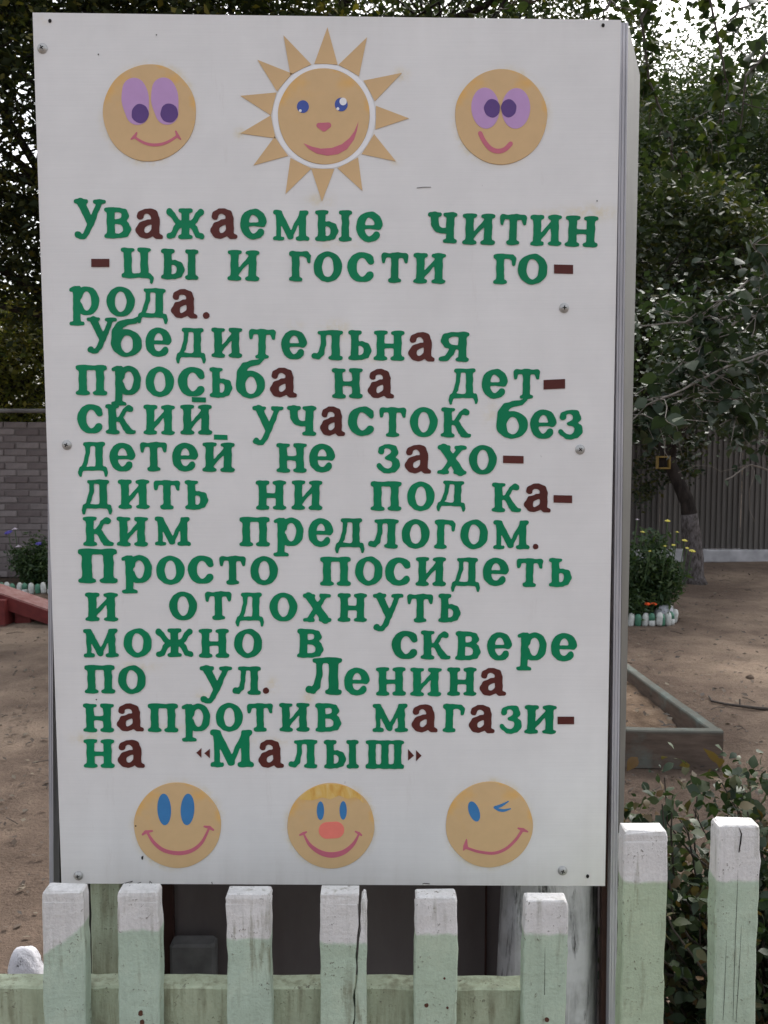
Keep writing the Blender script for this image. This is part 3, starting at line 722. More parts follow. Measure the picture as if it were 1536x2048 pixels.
shrub('garden_shrub', 'dark leafy shrub growing right behind the tall pickets', (.93, 1.93, 0), .60, .27, .82, 130, 12000, .028, L_shrub, 201, 280)
shrub('leafy_sapling', 'young dark plant with pointed leaves at the right edge above the pickets', (.87, 1.84, 0), .06, .05, .86, 5, 44, .044, L_pop, 203, 40, .5)

# ------------------------------------------------------------ STONE AND BLOCK
st = bmesh.new(); bmesh.ops.create_icosphere(st, subdivisions=4, radius=.055)
for v in st.verts:
    n_ = float(vnoise(np.array([[v.co.x, v.co.y, v.co.z]]), 7, 3)[0]); n2_ = float(vnoise(np.array([[v.co.x, v.co.y, v.co.z]]), 22, 4)[0]); v.co *= 1+.16*n_+.04*n2_; v.co.z *= 1.35
me = bpy.data.meshes.new('stone'); st.to_mesh(me); st.free(); me.materials.append(M_stone)
me.polygons.foreach_set('use_smooth', [True]*len(me.polygons))
q = at(52, 1940, 2.1); o = link('whitewashed_stone', me, None, (q.x, q.y, q.z-.015)); o.scale = (.78, .7, 1.0)
tag(o, 'rough whitewashed post top behind the fence rail at far left', 'stone')
mb = MB(); mb.tube([(q.x,q.y,0),(q.x,q.y,q.z-.03)], .035, 8); ps = mb.mesh('post', M_concrete)
o2 = link('support', ps, o); o2.matrix_parent_inverse = Matrix.Translation(o.location).inverted() if False else Matrix.Identity(4)
o2.matrix_basis = Matrix.Diagonal((1/.78, 1/.7, 1, 1)) @ Matrix.Translation(-Vector(o.location))

# ------------------------------------------------------------ SIGN STAND
BY = 1.50
SY = 1.56
sd = empty('sign_stand', (0, SY, 0), 'tall silver framed stand with grey side panel and dark back carrying the sign', 'stand')
def profile_post(xtop, xbot, ytop_px, wd, mat, Y, name='post'):
    # grooved aluminium profile between two photo heights, continued to the ground
    a_, b_ = at(xtop, ytop_px, Y), at(xbot, 1767, Y); sl_ = (b_.x-a_.x)/(b_.z-a_.z)
    foot = Vector((b_.x - sl_*b_.z, Y, 0)); prof = [(0,0),(wd*.18,0),(wd*.2,.0015),(wd*.3,.0015),(wd*.32,0),(wd*.62,0),(wd*.64,.002),(wd*.76,.002),(wd*.78,0),(wd,0),(wd,.03),(0,.03)]
    mb = MB(); vs = [(foot.x+x, y, 0) for x, y in prof]+[(a_.x+x, y, a_.z) for x, y in prof]; n = len(prof)
    fs = [(i, (i+1) % n, n+(i+1) % n, n+i) for i in range(n)]+[tuple(range(n, 2*n)), tuple(reversed(range(n)))]
    mb.add(vs, fs); return mb.build(name, mat, sd), foot, a_
_, fr, tr = profile_post(1241.5, 1221, 45, .0125, M_alu, SY)
_, fl_, tl = profile_post(92, 98.5, 60, .0075, M_alu, SY)
# flared grey side panel: front edge at the post, rear edge splays outward at the top
p_ft = at(1256, 45, SY+.002); p_fb = at(1239, 1600, SY+.002); p_rt = at(1280, 150, 1.78); p_rb = at(1240.5, 1560, 1.76)
ext = lambda a_, b_: b_ + (b_-a_)*(b_.z/(a_.z-b_.z))
f0 = ext(p_ft, p_fb); r0_ = ext(p_rt, p_rb)
th = Vector((-.006, 0, 0)); L = Vector((0, SY, 0))
mb = MB(); mb.hexa([f0-L+th, f0-L, r0_-L, r0_-L+th, p_ft-L+th, p_ft-L, p_rt-L, p_rt-L+th]); mb.build('side_panel', M_side, sd)
# left side panel
mb = MB(); mb.hexa([Vector((fl_.x+.002, .031, 0)), Vector((fl_.x+.007, .031, 0)), Vector((fl_.x+.05, .30, 0)), Vector((fl_.x+.045, .30, 0)),
                    Vector((tl.x+.002, .031, tl.z-.03)), Vector((tl.x+.007, .031, tl.z-.03)), Vector((tl.x+.05, .30, tl.z-.03)), Vector((tl.x+.045, .30, tl.z-.03))]); mb.build('side_panel', M_side, sd)
# back panel
zt = at(700, 165, 1.86).z
bx0, bx1 = fl_.x+.05, .484
mb = MB(); mb.box(bx0, .302, .02, bx1, .31, zt); mb.build('back_panel', M_back, sd)
mb = MB(); x = at(322, 1800, 1.84).x; mb.box(x, .285, .02, x+.024, .3, zt-.03); mb.build('batten', M_maroon, sd)
mb = MB(); x = at(972, 1800, 1.84).x; mb.box(x, .292, .02, x+.004, .3, zt-.03); mb.build('seam', M_maroon, sd)
# inner dark battens behind the board edges, front bearer strips the board is screwed to
for xa, xb in ((135, 175), (1172, 1205)):
    a_ = at(xa, 60, 1.53); b_ = at(xb, 1740, 1.53); 
    mb = MB(); mb.box(a_.x, -.04, b_.z+.05, b_.x, -.012, a_.z-.04); mb.build('bearer', M_maroon, sd)
mb = MB(); z_ = at(700, 40, 1.53).z; mb.box(at(110,60,1.53).x, -.039, z_-.10, tr.x-.03, -.013, z_-.05); mb.build('cross_bar', M_maroon, sd)
# dark strip standing for the shade in the gap between board and profile
a_ = at(1236, 160, SY+.03); b_ = at(1226, 1767, SY+.03)
sl_ = (b_.x-a_.x)/(b_.z-a_.z); fx = b_.x-sl_*b_.z
mb = MB(); mb.hexa([Vector((fx-.022,.022,0)),Vector((fx,.022,0)),Vector((fx,.04,0)),Vector((fx-.022,.04,0)),Vector((a_.x-.022,.022,a_.z)),Vector((a_.x,.022,a_.z)),Vector((a_.x,.04,a_.z)),Vector((a_.x-.022,.04,a_.z))]); mb.build('gap_shade_strip', M_maroon, sd)

# block leaning inside and round post
a_ = at(338, 1890, 1.80); b_ = at(430, 1960, 1.80)
mb = MB(); mb.bbox(a_.x, 1.80, 0, b_.x, 1.84, a_.z, .006); o = mb.build('grey_slab', M_concrete); tag(o, 'grey concrete slab standing behind the pickets under the sign', 'slab')
lg = bmesh.new(); random.seed(12); N, K = 56, 60; c = at(1092, 1850, 1.68); rings = []
for k in range(K+1):
    z = k/K*1.5; ring = []
    for i in range(N):
        a = 6.283*i/N
        q = np.array([[math.cos(a)*.6, math.sin(a)*.6, z*.22]]); rr = .090*(1+.035*float(vnoise(q, 2.0, 5)[0])+.02*float(vnoise(q, 7, 6)[0])) + .035*max(0, (.62-z))**1.0*(1+.5*math.cos(a-2.9))*.8
        ring.append(lg.verts.new((rr*math.cos(a)+.004*math.sin(z*4), rr*math.sin(a), z)))
    rings.append(ring)
for k in range(K):
    for i in range(N): lg.faces.new((rings[k][i], rings[k][(i+1) % N], rings[k+1][(i+1) % N], rings[k+1][i]))
lg.faces.new(rings[-1]); me = bpy.data.meshes.new('log'); lg.to_mesh(me); lg.free(); me.materials.append(M_log); me.polygons.foreach_set('use_smooth', [True]*len(me.polygons))
o = link('round_post', me, None, (c.x, 1.67, 0)); tag(o, 'thick round whitewashed wooden post under the right end of the sign', 'post')
a_ = at(176, 1770, 1.52); b_ = at(236, 1770, 1.52)
def picket_mesh(w_, t_, h_, seed, mats, crack=False, notch=False):
    r = random.Random(seed); mb = MB(); ch = .0012 if crack else .0022; rows = 46
    def sec(x0, x1, ins, ylo=0.0, seedo=0):
        return [(x0+ch+ins,0+ins*.6),(x1-ch-ins,0+ins*.6),(x1-ins,ch+ins),(x1-ins,t_-ch-ins),(x1-ch-ins,t_-ins),(x0+ch+ins,t_-ins),(x0+ins,t_-ch-ins),(x0+ins,ch+ins)]
    def stack(fx0, fx1, zo=0):
        vs = []; zs = [0 - h_ + h_*i/rows for i in range(rows)]+[-.016, -.007, -.002, 0]
        zs = sorted(set(zs)); base = []
        zs = [z for z in zs if z <= -.016 or z in (-.007, -.002, 0)]
        for z in zs:
            ins = {0: .0042, -.002: .0014, -.007: .0002}.get(z, 0)
            jx0 = r.gauss(0, .0005); jx1 = r.gauss(0, .0005)
            for (x, y) in sec(fx0(z)+jx0, fx1(z)+jx1, ins*(.3 if crack else 1)): vs.append((x+r.gauss(0,.0002), y+r.gauss(0,.0003), z+zo+(r.gauss(0,.0007) if z > -.01 else 0)))
        n = len(zs); fs = [tuple(range((n-1)*8, n*8)), tuple(reversed(range(8)))]
        for k in range(n-1):
            for i in range(8): j = (i+1) % 8; fs.append((k*8+i, k*8+j, k*8+8+j, k*8+8+i))
        mb.add(vs, fs)
    hw = w_/2
    if crack:
        f = lambda z: hw*.70 - .013*(z/ -.26) + .0012*math.sin(z*90) + .0008*math.sin(z*210)
        gap = lambda z: max(.0008, .0036*(1+z/.30))
        stack(lambda z: -hw, f); stack(lambda z: f(z)+gap(z), lambda z: hw, -.008)
    else:
        wv = r.random()*6
        stack(lambda z: -hw+.0008*math.sin(z*25+wv), lambda z: hw+.0008*math.sin(z*31+wv*2))
    me = mb.mesh('picket', mats, False); return me
po = link('post', picket_mesh(b_.x-a_.x, .06, 1.2, 5, M_rail), None, ((a_.x+b_.x)/2, 1.53, 1.25)); po.name = 'wooden_post'
tag(po, 'weathered square post with peeling green paint between the two leftmost pickets', 'post'); po['tint'] = .25

# ------------------------------------------------------------ PICKET FENCE
FP = 1.30
fn = empty('picket_fence', (0, FP, 0), 'low mint green picket fence with white tips and rail in front of the sign', 'fence')
fn2 = empty('picket_fence', (.6, FP, 0), 'taller mint green pickets with white tips right of the sign', 'fence')
#       x0  x1   ytop  white-to  slope crack tint
PK = [(82,166,1784,1882,-.75,0,.0),(233,316,1784,1862,0,0,.0),(451,539,1788,1877,0,0,.0),(640,733,1788,1886,.05,1,.12),(829,915,1795,1868,.0,0,.18),(1050,1137,1802,1868,0,0,.12),
      (1250,1337,1662,1764,0,0,.45),(1437,1522,1652,1762,0,0,.15)]
for i, (x0, x1, yt, yw, slp, crk, tint) in enumerate(PK):
    a_ = at(x0, yt, FP); b_ = at(x1, yt, FP); h_ = a_.z - .03; par = fn if i < 6 else fn2
    me = picket_mesh(b_.x-a_.x, .030 if i < 6 else .034, h_, 40+i, M_fence, crack=bool(crk))
    o = link('picket', me, par, ((a_.x+b_.x)/2 - par.location.x, 0, a_.z))
    # follow the photo's slight lean
    o.rotation_euler = (0, R([.25,.1,-.2,.1,-.05,.2,.1,-.1][i]), 0)
    o['tip'] = float(a_.z - at(x0, yw, FP).z); o['slope'] = float(slp); o['tint'] = float(tint)
    if crk: o['label'] = 'picket split by a long dark crack'
# crack lines, knots and nails on pickets
def spot(px, py, r_, mat, name, par, Y=FP-.0006):
    p = at(px, py, Y); mb = MB(); n = 10; rr = random.Random(int(px))
    vs = [(r_*(1+.2*rr.uniform(-1,1))*math.cos(6.283*k/n), 0, r_*(1.1+.2*rr.uniform(-1,1))*math.sin(6.283*k/n)) for k in range(n)]
    mb.add(vs+[(x, .004, z) for x, y, z in vs], [tuple(range(n))]+[(i, n+i, n+(i+1) % n, (i+1) % n) for i in range(n)])
    return mb.build(name, mat, par, p-Vector(par.location))
spot(281, 2027, .0040, M_knot, 'nail_hole', fn); spot(284, 2045, .0040, M_knot, 'nail_hole', fn)
spot(853, 2011, .0032, M_knot, 'knot', fn); spot(895, 2016, .0018, M_knot, 'knot', fn); spot(889, 1957, .0016, M_knot, 'knot', fn); spot(1094, 2040, .0035, M_knot, 'knot', fn)
def crackline(pts, wd, par, Y=FP-.0007, mat=M_crack, name='crack'):
    mb = MB(); vs = []; n = len(pts)
    for k, (px, py) in enumerate(pts):
        p = at(px, py, Y)-Vector(par.location); w_ = wd*(math.sin(math.pi*(k+.35)/(n+.2)))
        vs += [(p.x-w_, p.y, p.z), (p.x+w_, p.y, p.z)]
    mb.add(vs, [(2*i, 2*i+1, 2*i+3, 2*i+2) for i in range(n-1)])
    mb.add([(x, y+.003, z) for x, y, z in vs], [(2*i, 2*i+2, 2*i+3, 2*i+1) for i in range(n-1)])
    return mb.build(name, mat, par)
crackline([(1478,1655),(1483,1668),(1481,1685),(1478,1705)], .0012, fn2)
crackline([(1476,1740),(1474,1800),(1470,1900),(1466,2040)], .0004, fn2); crackline([(1483,1850),(1478,1950),(1472,2045)], .0004, fn2)
crackline([(1453,1880),(1449,1990),(1446,2040)], .0004, fn2)
crackline([(1090,1895),(1089,1990)], .0004, fn)
# rail
zt_ = at(500, 1972, 1.335).z
def rail(px0, px1, Y0, Y1, par, zt_, drop):
    x0 = at(px0, 1972, Y0).x - par.location.x; x1 = at(px1, 1972, Y0).x - par.location.x; mb = MB(); n = 50; vs = []
    rr = random.Random(4)
    for i in range(n+1):
        x = x0+(x1-x0)*i/n; dz = rr.gauss(0,.0007) - drop*i/n; b = .003
        vs += [(x, Y0-FP, zt_-.09+dz), (x, Y0-FP, zt_-b+dz+rr.gauss(0,.0004)), (x, Y0-FP+b, zt_+dz), (x, Y1-FP-b, zt_+dz), (x, Y1-FP, zt_-b+dz), (x, Y1-FP, zt_-.09+dz)]
    fs = [(0,1,2,3,4,5), tuple(reversed([n*6+i for i in range(6)]))]
    for i in range(n):
        for k in range(6): fs.append((i*6+k, i*6+6+k, i*6+6+(k+1) % 6, i*6+(k+1) % 6))
    mb.add(vs, fs); o = mb.build('rail', M_rail, par); o['tint'] = .30; return o
rail(-300, 1130, 1.335, 1.372, fn, zt_, .004)
rail(1236, 1800, 1.338, 1.375, fn2, zt_-.25, 0)

# ------------------------------------------------------------ SIGNBOARD
TL, TR, BR, BL = (65, 25), (1242, 40), (1210, 1772), (123, 1767)
bc = at(666, 1770, BY)
sg = empty('signboard', (bc.x, BY, bc.z), 'white screwed signboard with green and brown Russian lettering and smiley faces', 'sign')
SO = Vector(sg.location)
def loc(px, py, out=0.0):      # local coordinates on the board's front face
    p = at(px, py, BY) - SO; p.y -= out; return p
NX, NY = 170, 250
uu, vv = np.meshgrid(np.linspace(0, 1, NX+1), np.linspace(0, 1, NY+1))
def cor(a): return np.array(a, float)
PXY = (cor(TL)*((1-uu)*(1-vv))[..., None] + cor(TR)*(uu*(1-vv))[..., None] + cor(BR)*(uu*vv)[..., None] + cor(BL)*((1-uu)*vv)[..., None]).reshape(-1, 2)
def at_np(P, Y):
    u = (P[:, 0]-768)/F; v = -(P[:, 1]-1024)/F; s, c = math.sin(PITCH), math.cos(PITCH)
    dy = v*s+c; t = Y/dy; return np.column_stack([u*t, np.full(len(P), Y), H+(v*c-s)*t])
V = at_np(PXY, BY) - np.array(SO)
discs = [(299,226,93,97),(648,233,92,96),(1002,234,92,95),(355,1650,87,85),(662,1651,87,85),(978,1648,87,85)]
stain = np.zeros(len(PXY)); rs = np.random.default_rng(3)
for (cx, cy, rx, ry) in discs:
    dd = np.hypot((PXY[:, 0]-cx)/rx, (PXY[:, 1]-cy)/ry); an = np.arctan2(PXY[:, 1]-cy, PXY[:, 0]-cx)
    stain += np.where(dd > .97, np.exp(-((dd-1)/.09)**2), 0)*(.30+.3*np.sin(an*2+cx)+.15*np.sin(an*5+cy)).clip(0)
for (cx, cy, sx_, sy_, k) in [(1185,425,45,14,.7),(1100,430,30,12,.5),(672,660,26,16,.7),(590,650,14,8,.5),(735,715,30,10,.4),(640,400,22,12,.7),(170,1480,22,8,.6),(200,1470,50,7,.4),(275,1334,40,8,.6),(406,1392,14,10,.7),
                             (617,1395,12,14,.7),(350,1456,60,6,.5),(545,1483,40,8,.5),(660,490,60,8,.35),(985,1590,60,10,.25),(480,267,10,9,.9),(803,150,12,12,.9),(790,323,10,8,.6),(982,830,14,22,.5),(545,1370,10,14,.6),(90,40,14,8,.4)]:
    stain += k*np.exp(-((PXY[:, 0]-cx)/sx_)**2-((PXY[:, 1]-cy)/sy_)**2)
uf, vf = uu.ravel(), vv.ravel()
grime = (.10 + .8*np.exp(-(1-vf)/.012) + .5*np.exp(-vf/.02) + .6*np.exp(-uf/.010) + .5*np.exp(-(1-uf)/.010) + .22*np.exp(-(1-vf)/.10)).clip(0, 1)
I = np.arange((NX+1)*(NY+1)).reshape(NY+1, NX+1)
Q = np.stack([I[:-1,:-1], I[1:,:-1], I[1:,1:], I[:-1,1:]], -1).reshape(-1, 4)
link('board', np_mesh('board', V, Q, M_board, {'stain': stain.clip(0, 1), 'grime': grime}), sg)
cs = [V[I[0, 0]], V[I[0, -1]], V[I[-1, -1]], V[I[-1, 0]]]
mb = MB(); fr_ = [tuple(c) for c in cs]; bk = [(c[0], c[1]+.010, c[2]) for c in cs]
mb.add(fr_+bk, [(7,6,5,4)]+[(i, 4+i, 4+(i+1) % 4, (i+1) % 4) for i in range(4)])
mb.build('board_edge', M_edge, sg)

# --- shapes from distance fields -> contour -> mesh
def seg(X, Y, a, b, r0, r1):
    ax, ay = a; bx, by = b; dx, dy = bx-ax, by-ay; L2 = dx*dx+dy*dy+1e-9
    t = (((X-ax)*dx+(Y-ay)*dy)/L2).clip(0, 1); return np.hypot(X-ax-t*dx, Y-ay-t*dy) - (r0+(r1-r0)*t)
def rbox(X, Y, x0, y0, x1, y1, r):
    qx = np.abs(X-(x0+x1)/2)-(x1-x0)/2+r; qy = np.abs(Y-(y0+y1)/2)-(y1-y0)/2+r
    return np.hypot(qx.clip(0), qy.clip(0))+np.minimum(np.maximum(qx, qy), 0)-r
def ell(X, Y, cx, cy, rx, ry, rot=0):
    c, s = math.cos(rot), math.sin(rot); x = (X-cx)*c+(Y-cy)*s; y = -(X-cx)*s+(Y-cy)*c
    k0 = np.hypot(x/rx, y/ry); k1 = np.hypot(x/rx**2, y/ry**2)+1e-9; return k0*(k0-1)/k1
def smin(a, b, k):
    if k <= 0: return np.minimum(a, b)
    h = (.5+.5*(b-a)/k).clip(0, 1); return b+(a-b)*h-k*h*(1-h)
def contours(D, x0, y0, st):
    """marching squares, loops of points where D<0 is inside"""
    D = np.pad(D, 1, constant_values=1.0); x0 -= st; y0 -= st; ny, nx = D.shape; nxt = {}
    ins = D < 0
    cellmask = (ins[:-1,:-1].astype(int)+ins[:-1,1:]+ins[1:,1:]+ins[1:,:-1]); jj, ii = np.nonzero((cellmask > 0) & (cellmask < 4))
    def hx(i, j): a, b = D[j, i], D[j, i+1]; return (x0+st*(i+a/(a-b)), y0+st*j)
    def hy(i, j): a, b = D[j, i], D[j+1, i]; return (x0+st*i, y0+st*(j+a/(a-b)))
    pos = {}
    def E(kind, i, j):
        k = (kind, i, j)
        if k not in pos: pos[k] = hx(i, j) if kind == 0 else hy(i, j)
        return k
    TB = {1:[(3,0)],2:[(0,1)],3:[(3,1)],4:[(1,2)],5:[(3,0),(1,2)],6:[(0,2)],7:[(3,2)],8:[(2,3)],9:[(2,0)],10:[(0,1),(2,3)],11:[(2,1)],12:[(1,3)],13:[(1,0)],14:[(0,3)]}
    for j, i in zip(jj.tolist(), ii.tolist()):
        c = int(ins[j, i])+2*int(ins[j, i+1])+4*int(ins[j+1, i+1])+8*int(ins[j+1, i])
        ed = [(0, i, j), (1, i+1, j), (0, i, j+1), (1, i, j)]
        for a, b in TB.get(c, []): nxt[E(*ed[a])] = E(*ed[b])
    loops = []
    while nxt:
        s0 = next(iter(nxt)); lp = []; k = s0
        while k in nxt: lp.append(pos[k]); k = nxt.pop(k)
        if len(lp) > 5: loops.append(np.array(lp))
    return loops
def area(l): return .5*np.sum(l[:, 0]*np.roll(l[:, 1], -1)-np.roll(l[:, 0], -1)*l[:, 1])
def simplify(l, st):
    # light smoothing then drop points that are too close or nearly collinear
    l = (np.roll(l, 1, 0)+2*l+np.roll(l, -1, 0))/4; out = []
    n = len(l); last = None
    for i in range(n):
        p = l[i]
        if last is None or np.hypot(*(p-last)) > st*1.1: out.append(p); last = p
    return np.array(out)
def inside(p, l):
    x, y = p; c = False; j = len(l)-1
    for i in range(len(l)):
        if (l[i][1] > y) != (l[j][1] > y) and x < (l[j][0]-l[i][0])*(y-l[i][1])/(l[j][1]-l[i][1])+l[i][0]: c = not c
        j = i
    return c
def shape_mesh(name, loops, h, mat, attrf=None, raw=False):
    """flat cut-out in XY, z 0..h ; loops: arrays"""
    if area(max(loops, key=lambda q: abs(area(q)))) < 0: loops = [l[::-1] for l in loops]
    big = [l for l in loops if area(l) > 0]; small = [l for l in loops if area(l) < 0]
    V = []; Fc = []
    for o_ in big:
        hs = [s for s in small if inside(s[0], o_)]; grp = [o_]+hs
        flat = [Vector((p[0], p[1], 0)) for l in grp for p in l]
        tris = tessellate_polygon([[Vector((p[0], p[1], 0)) for p in l] for l in grp]); b = len(V); n = len(flat)
        V += [(p.x, p.y, h) for p in flat]+[(p.x, p.y, 0) for p in flat]
        for t in tris:
            a, b2, c = [flat[i] for i in t]
            if (b2-a).cross(c-a).z < 0: t = (t[0], t[2], t[1])
            Fc.append(tuple(b+i for i in t))
        k = 0
        for l in grp:
            m_ = len(l)
            for i in range(m_): j = (i+1) % m_; Fc.append((b+n+k+i, b+n+k+j, b+k+j, b+k+i))
            k += m_
    me = bpy.data.meshes.new(name); me.from_pydata(V, [], Fc); me.materials.append(mat)
    if attrf:
        a = me.attributes.new('edge', 'FLOAT', 'POINT'); a.data.foreach_set('value', np.array([attrf(v) for v in V], np.float32))
    me.update(); return me

# --- slab-serif hand-cut glyphs.  unit = x-height
SWD, SH = .125, .235
def st_(x, y0=0, y1=1, w=SWD, top=True, bot=True, th=.105):
    out = [('r', x-w, y0, x+w, y1, .02)]
    if top: out.append(('r', x-SH, y1-th, x+SH, y1, .05))
    if bot: out.append(('r', x-SH, y0, x+SH, y0+th, .05))
    return out
def S(*pr): return [('s', pr[i][:2], pr[i+1][:2], pr[i][2], pr[i+1][2]) for i in range(len(pr)-1)]
def arc(cx, cy, rx, ry, a0, a1, rf, n=22):
    P_ = []
    for i in range(n+1):
        t = a0+(a1-a0)*i/n; a = R(t); P_.append((cx+rx*math.cos(a), cy+ry*math.sin(a), rf(t)))
    return S(*P_)
def thick(t, lo=.075, hi=.145): return lo+(hi-lo)*abs(math.cos(R(t)))**1.3
GL = {}
GL['н'] = st_(.25)+st_(.86)+[('r', .25, .42, .86, .555, .01)]
GL['и'] = st_(.25)+st_(.88)+S((.30,.20,.06),(.83,.80,.06))
GL['п'] = st_(.25, top=False)+st_(.85, top=False)+[('r', .02, .86, 1.08, 1, .05)]
GL['т'] = st_(.475, top=False)+[('r', .06, .855, .89, .99, .05)]+S((.08,.90,.09),(.06,.70,.045))+S((.87,.90,.09),(.89,.70,.045))
GL['г'] = st_(.25, top=False)+[('r', .02, .86, .72, .99, .05)]+S((.66,.90,.09),(.74,.84,.07),(.73,.66,.05))
GL['ш'] = st_(.24, bot=False)+st_(.72, bot=False)+st_(1.20, bot=False)+[('r', .01, 0, 1.43, .13, .04)]
GL['ц'] = st_(.24, bot=False)+st_(.83, bot=False)+[('r', .02, 0, 1.04, .13, .04)]+S((.98,.07,.07),(1.10,-.03,.055),(1.07,-.17,.04))
GL['ч'] = st_(.80)+[('r', .02, .895, .48, 1, .05)]+S((.25,.92,.12),(.25,.62,.12),(.34,.46,.10),(.50,.40,.075),(.78,.42,.07))
GL['м'] = [('r', .0, .885, .30, 1, .05), ('r', .95, .885, 1.27, 1, .05), ('r', .0, 0, .40, .11, .05), ('r', .82, 0, 1.30, .11, .05)]+S((.18,.92,.075),(.20,.06,.065))+S((.22,.88,.10),(.62,.13,.10))+S((.62,.12,.06),(1.03,.92,.06))+[('r', .95, .03, 1.18, .97, .02)]
GL['ж'] = st_(.67, w=.12)+S((.13,.90,.10),(.24,.80,.085),(.36,.60,.075),(.46,.52,.07),(.67,.49,.06))+S((.67,.49,.06),(.45,.46,.085),(.34,.34,.085),(.25,.12,.08),(.12,.08,.09)) \
        +S((1.21,.90,.10),(1.10,.80,.085),(.98,.60,.075),(.88,.52,.07),(.67,.49,.06))+S((.67,.49,.06),(.89,.46,.085),(1.0,.34,.085),(1.09,.12,.08),(1.22,.08,.09))
GL['к'] = st_(.25)+S((.30,.46,.055),(.50,.50,.065),(.62,.66,.06),(.70,.82,.06),(.84,.89,.095),(.90,.86,.10))+S((.47,.50,.07),(.60,.44,.095),(.74,.20,.105),(.88,.09,.08))+[('r', .72, 0, 1.08, .10, .05)]
GL['в'] = st_(.22, top=False, bot=False)+[('r', .0, .885, .5, 1, .05), ('r', .0, 0, .5, .11, .05)]+S((.3,.935,.065),(.55,.935,.065),(.70,.88,.09),(.735,.75,.12),(.68,.61,.09),(.52,.55,.06),(.3,.545,.055))+S((.3,.545,.055),(.58,.53,.065),(.76,.43,.11),(.80,.29,.13),(.74,.14,.10),(.55,.065,.065),(.3,.065,.065))
GL['ь'] = st_(.23, bot=False)+[('r', .0, 0, .4, .11, .05)]+S((.3,.56,.055),(.50,.56,.07),(.66,.47,.11),(.70,.31,.13),(.64,.15,.10),(.5,.075,.07),(.3,.065,.065))
GL['ы'] = GL['ь']+st_(1.10)
GL['я'] = st_(.84, top=False, bot=False)+[('r', .5, .885, 1.06, 1, .05), ('r', .62, 0, 1.06, .11, .05)]+S((.8,.935,.065),(.45,.935,.065),(.26,.86,.10),(.22,.70,.12),(.30,.56,.09),(.45,.49,.06),(.8,.48,.055))+S((.52,.46,.08),(.44,.28,.10),(.30,.10,.09),(.10,.065,.065))
GL['з'] = S((.16,.76,.105),(.15,.84,.07),(.30,.93,.06),(.45,.935,.065),(.62,.87,.10),(.66,.73,.12),(.58,.60,.09),(.36,.525,.05))+S((.36,.525,.05),(.58,.49,.08),(.70,.38,.12),(.71,.25,.13),(.62,.12,.10),(.44,.055,.07),(.28,.07,.07),(.14,.18,.075),(.09,.24,.08))
GL['с'] = arc(.50, .5, .355, .42, 42, 318, thick)+S((.76,.80,.09),(.80,.70,.095))
GL['е'] = arc(.50, .5, .36, .42, 10, 318, thick)+[('r', .2, .44, .92, .545, .02)]
GL['о'] = [('e', .5, .5, .5, .515, 0), ('-e', .5, .5, .225, .37, 0)]
GL['а'] = S((.17,.74,.10),(.18,.82,.085),(.33,.92,.075),(.48,.92,.08),(.64,.84,.11),(.68,.68,.12),(.68,.18,.12),(.72,.09,.09),(.86,.065,.065))+S((.64,.58,.055),(.42,.54,.085),(.22,.44,.10),(.15,.27,.13),(.22,.13,.105),(.36,.075,.07),(.50,.13,.07),(.62,.26,.055))
GL['р'] = [('r', .14, -.34, .375, .95, .02), ('r', .0, -.36, .53, -.25, .05)]+S((.05,.88,.05),(.22,.93,.07),(.34,.97,.04))+arc(.62, .5, .315, .425, -158, 158, lambda t: thick(t, .065, .125))
GL['у'] = [('r', .0, .885, .46, 1, .05), ('r', .66, .885, 1.08, 1, .05)]+S((.23,.93,.12),(.56,.20,.11))+S((.88,.93,.07),(.60,.25,.085),(.44,-.10,.085),(.33,-.27,.07),(.20,-.27,.075),(.13,-.21,.11))
GL['б'] = [('e', .5, .44, .5, .47, 0), ('-e', .52, .41, .215, .32, 0)]+S((.14,.55,.13),(.17,.85,.13),(.30,1.08,.11),(.50,1.17,.09),(.78,1.22,.08),(.93,1.34,.04))
GL['д'] = [('r', .20, .885, .97, 1, .05), ('r', .08, 0, .98, .125, .03)]+S((.36,.92,.075),(.34,.60,.065),(.26,.30,.065),(.17,.08,.06))+[('r', .64, .05, .88, .95, .02)]+S((.10,.06,.07),(.055,-.08,.06),(.06,-.19,.035))+S((.96,.06,.07),(1.01,-.08,.06),(1.0,-.19,.035))
GL['л'] = [('r', .22, .885, 1.06, 1, .05)]+S((.42,.92,.085),(.40,.50,.075),(.34,.22,.085),(.22,.10,.09),(.12,.12,.10))+st_(.82, top=False)
ALIAS = {'У':'у', 'П':'п', 'Л':'л', 'М':'м', 'й':'и'}
glyph_cache = {}
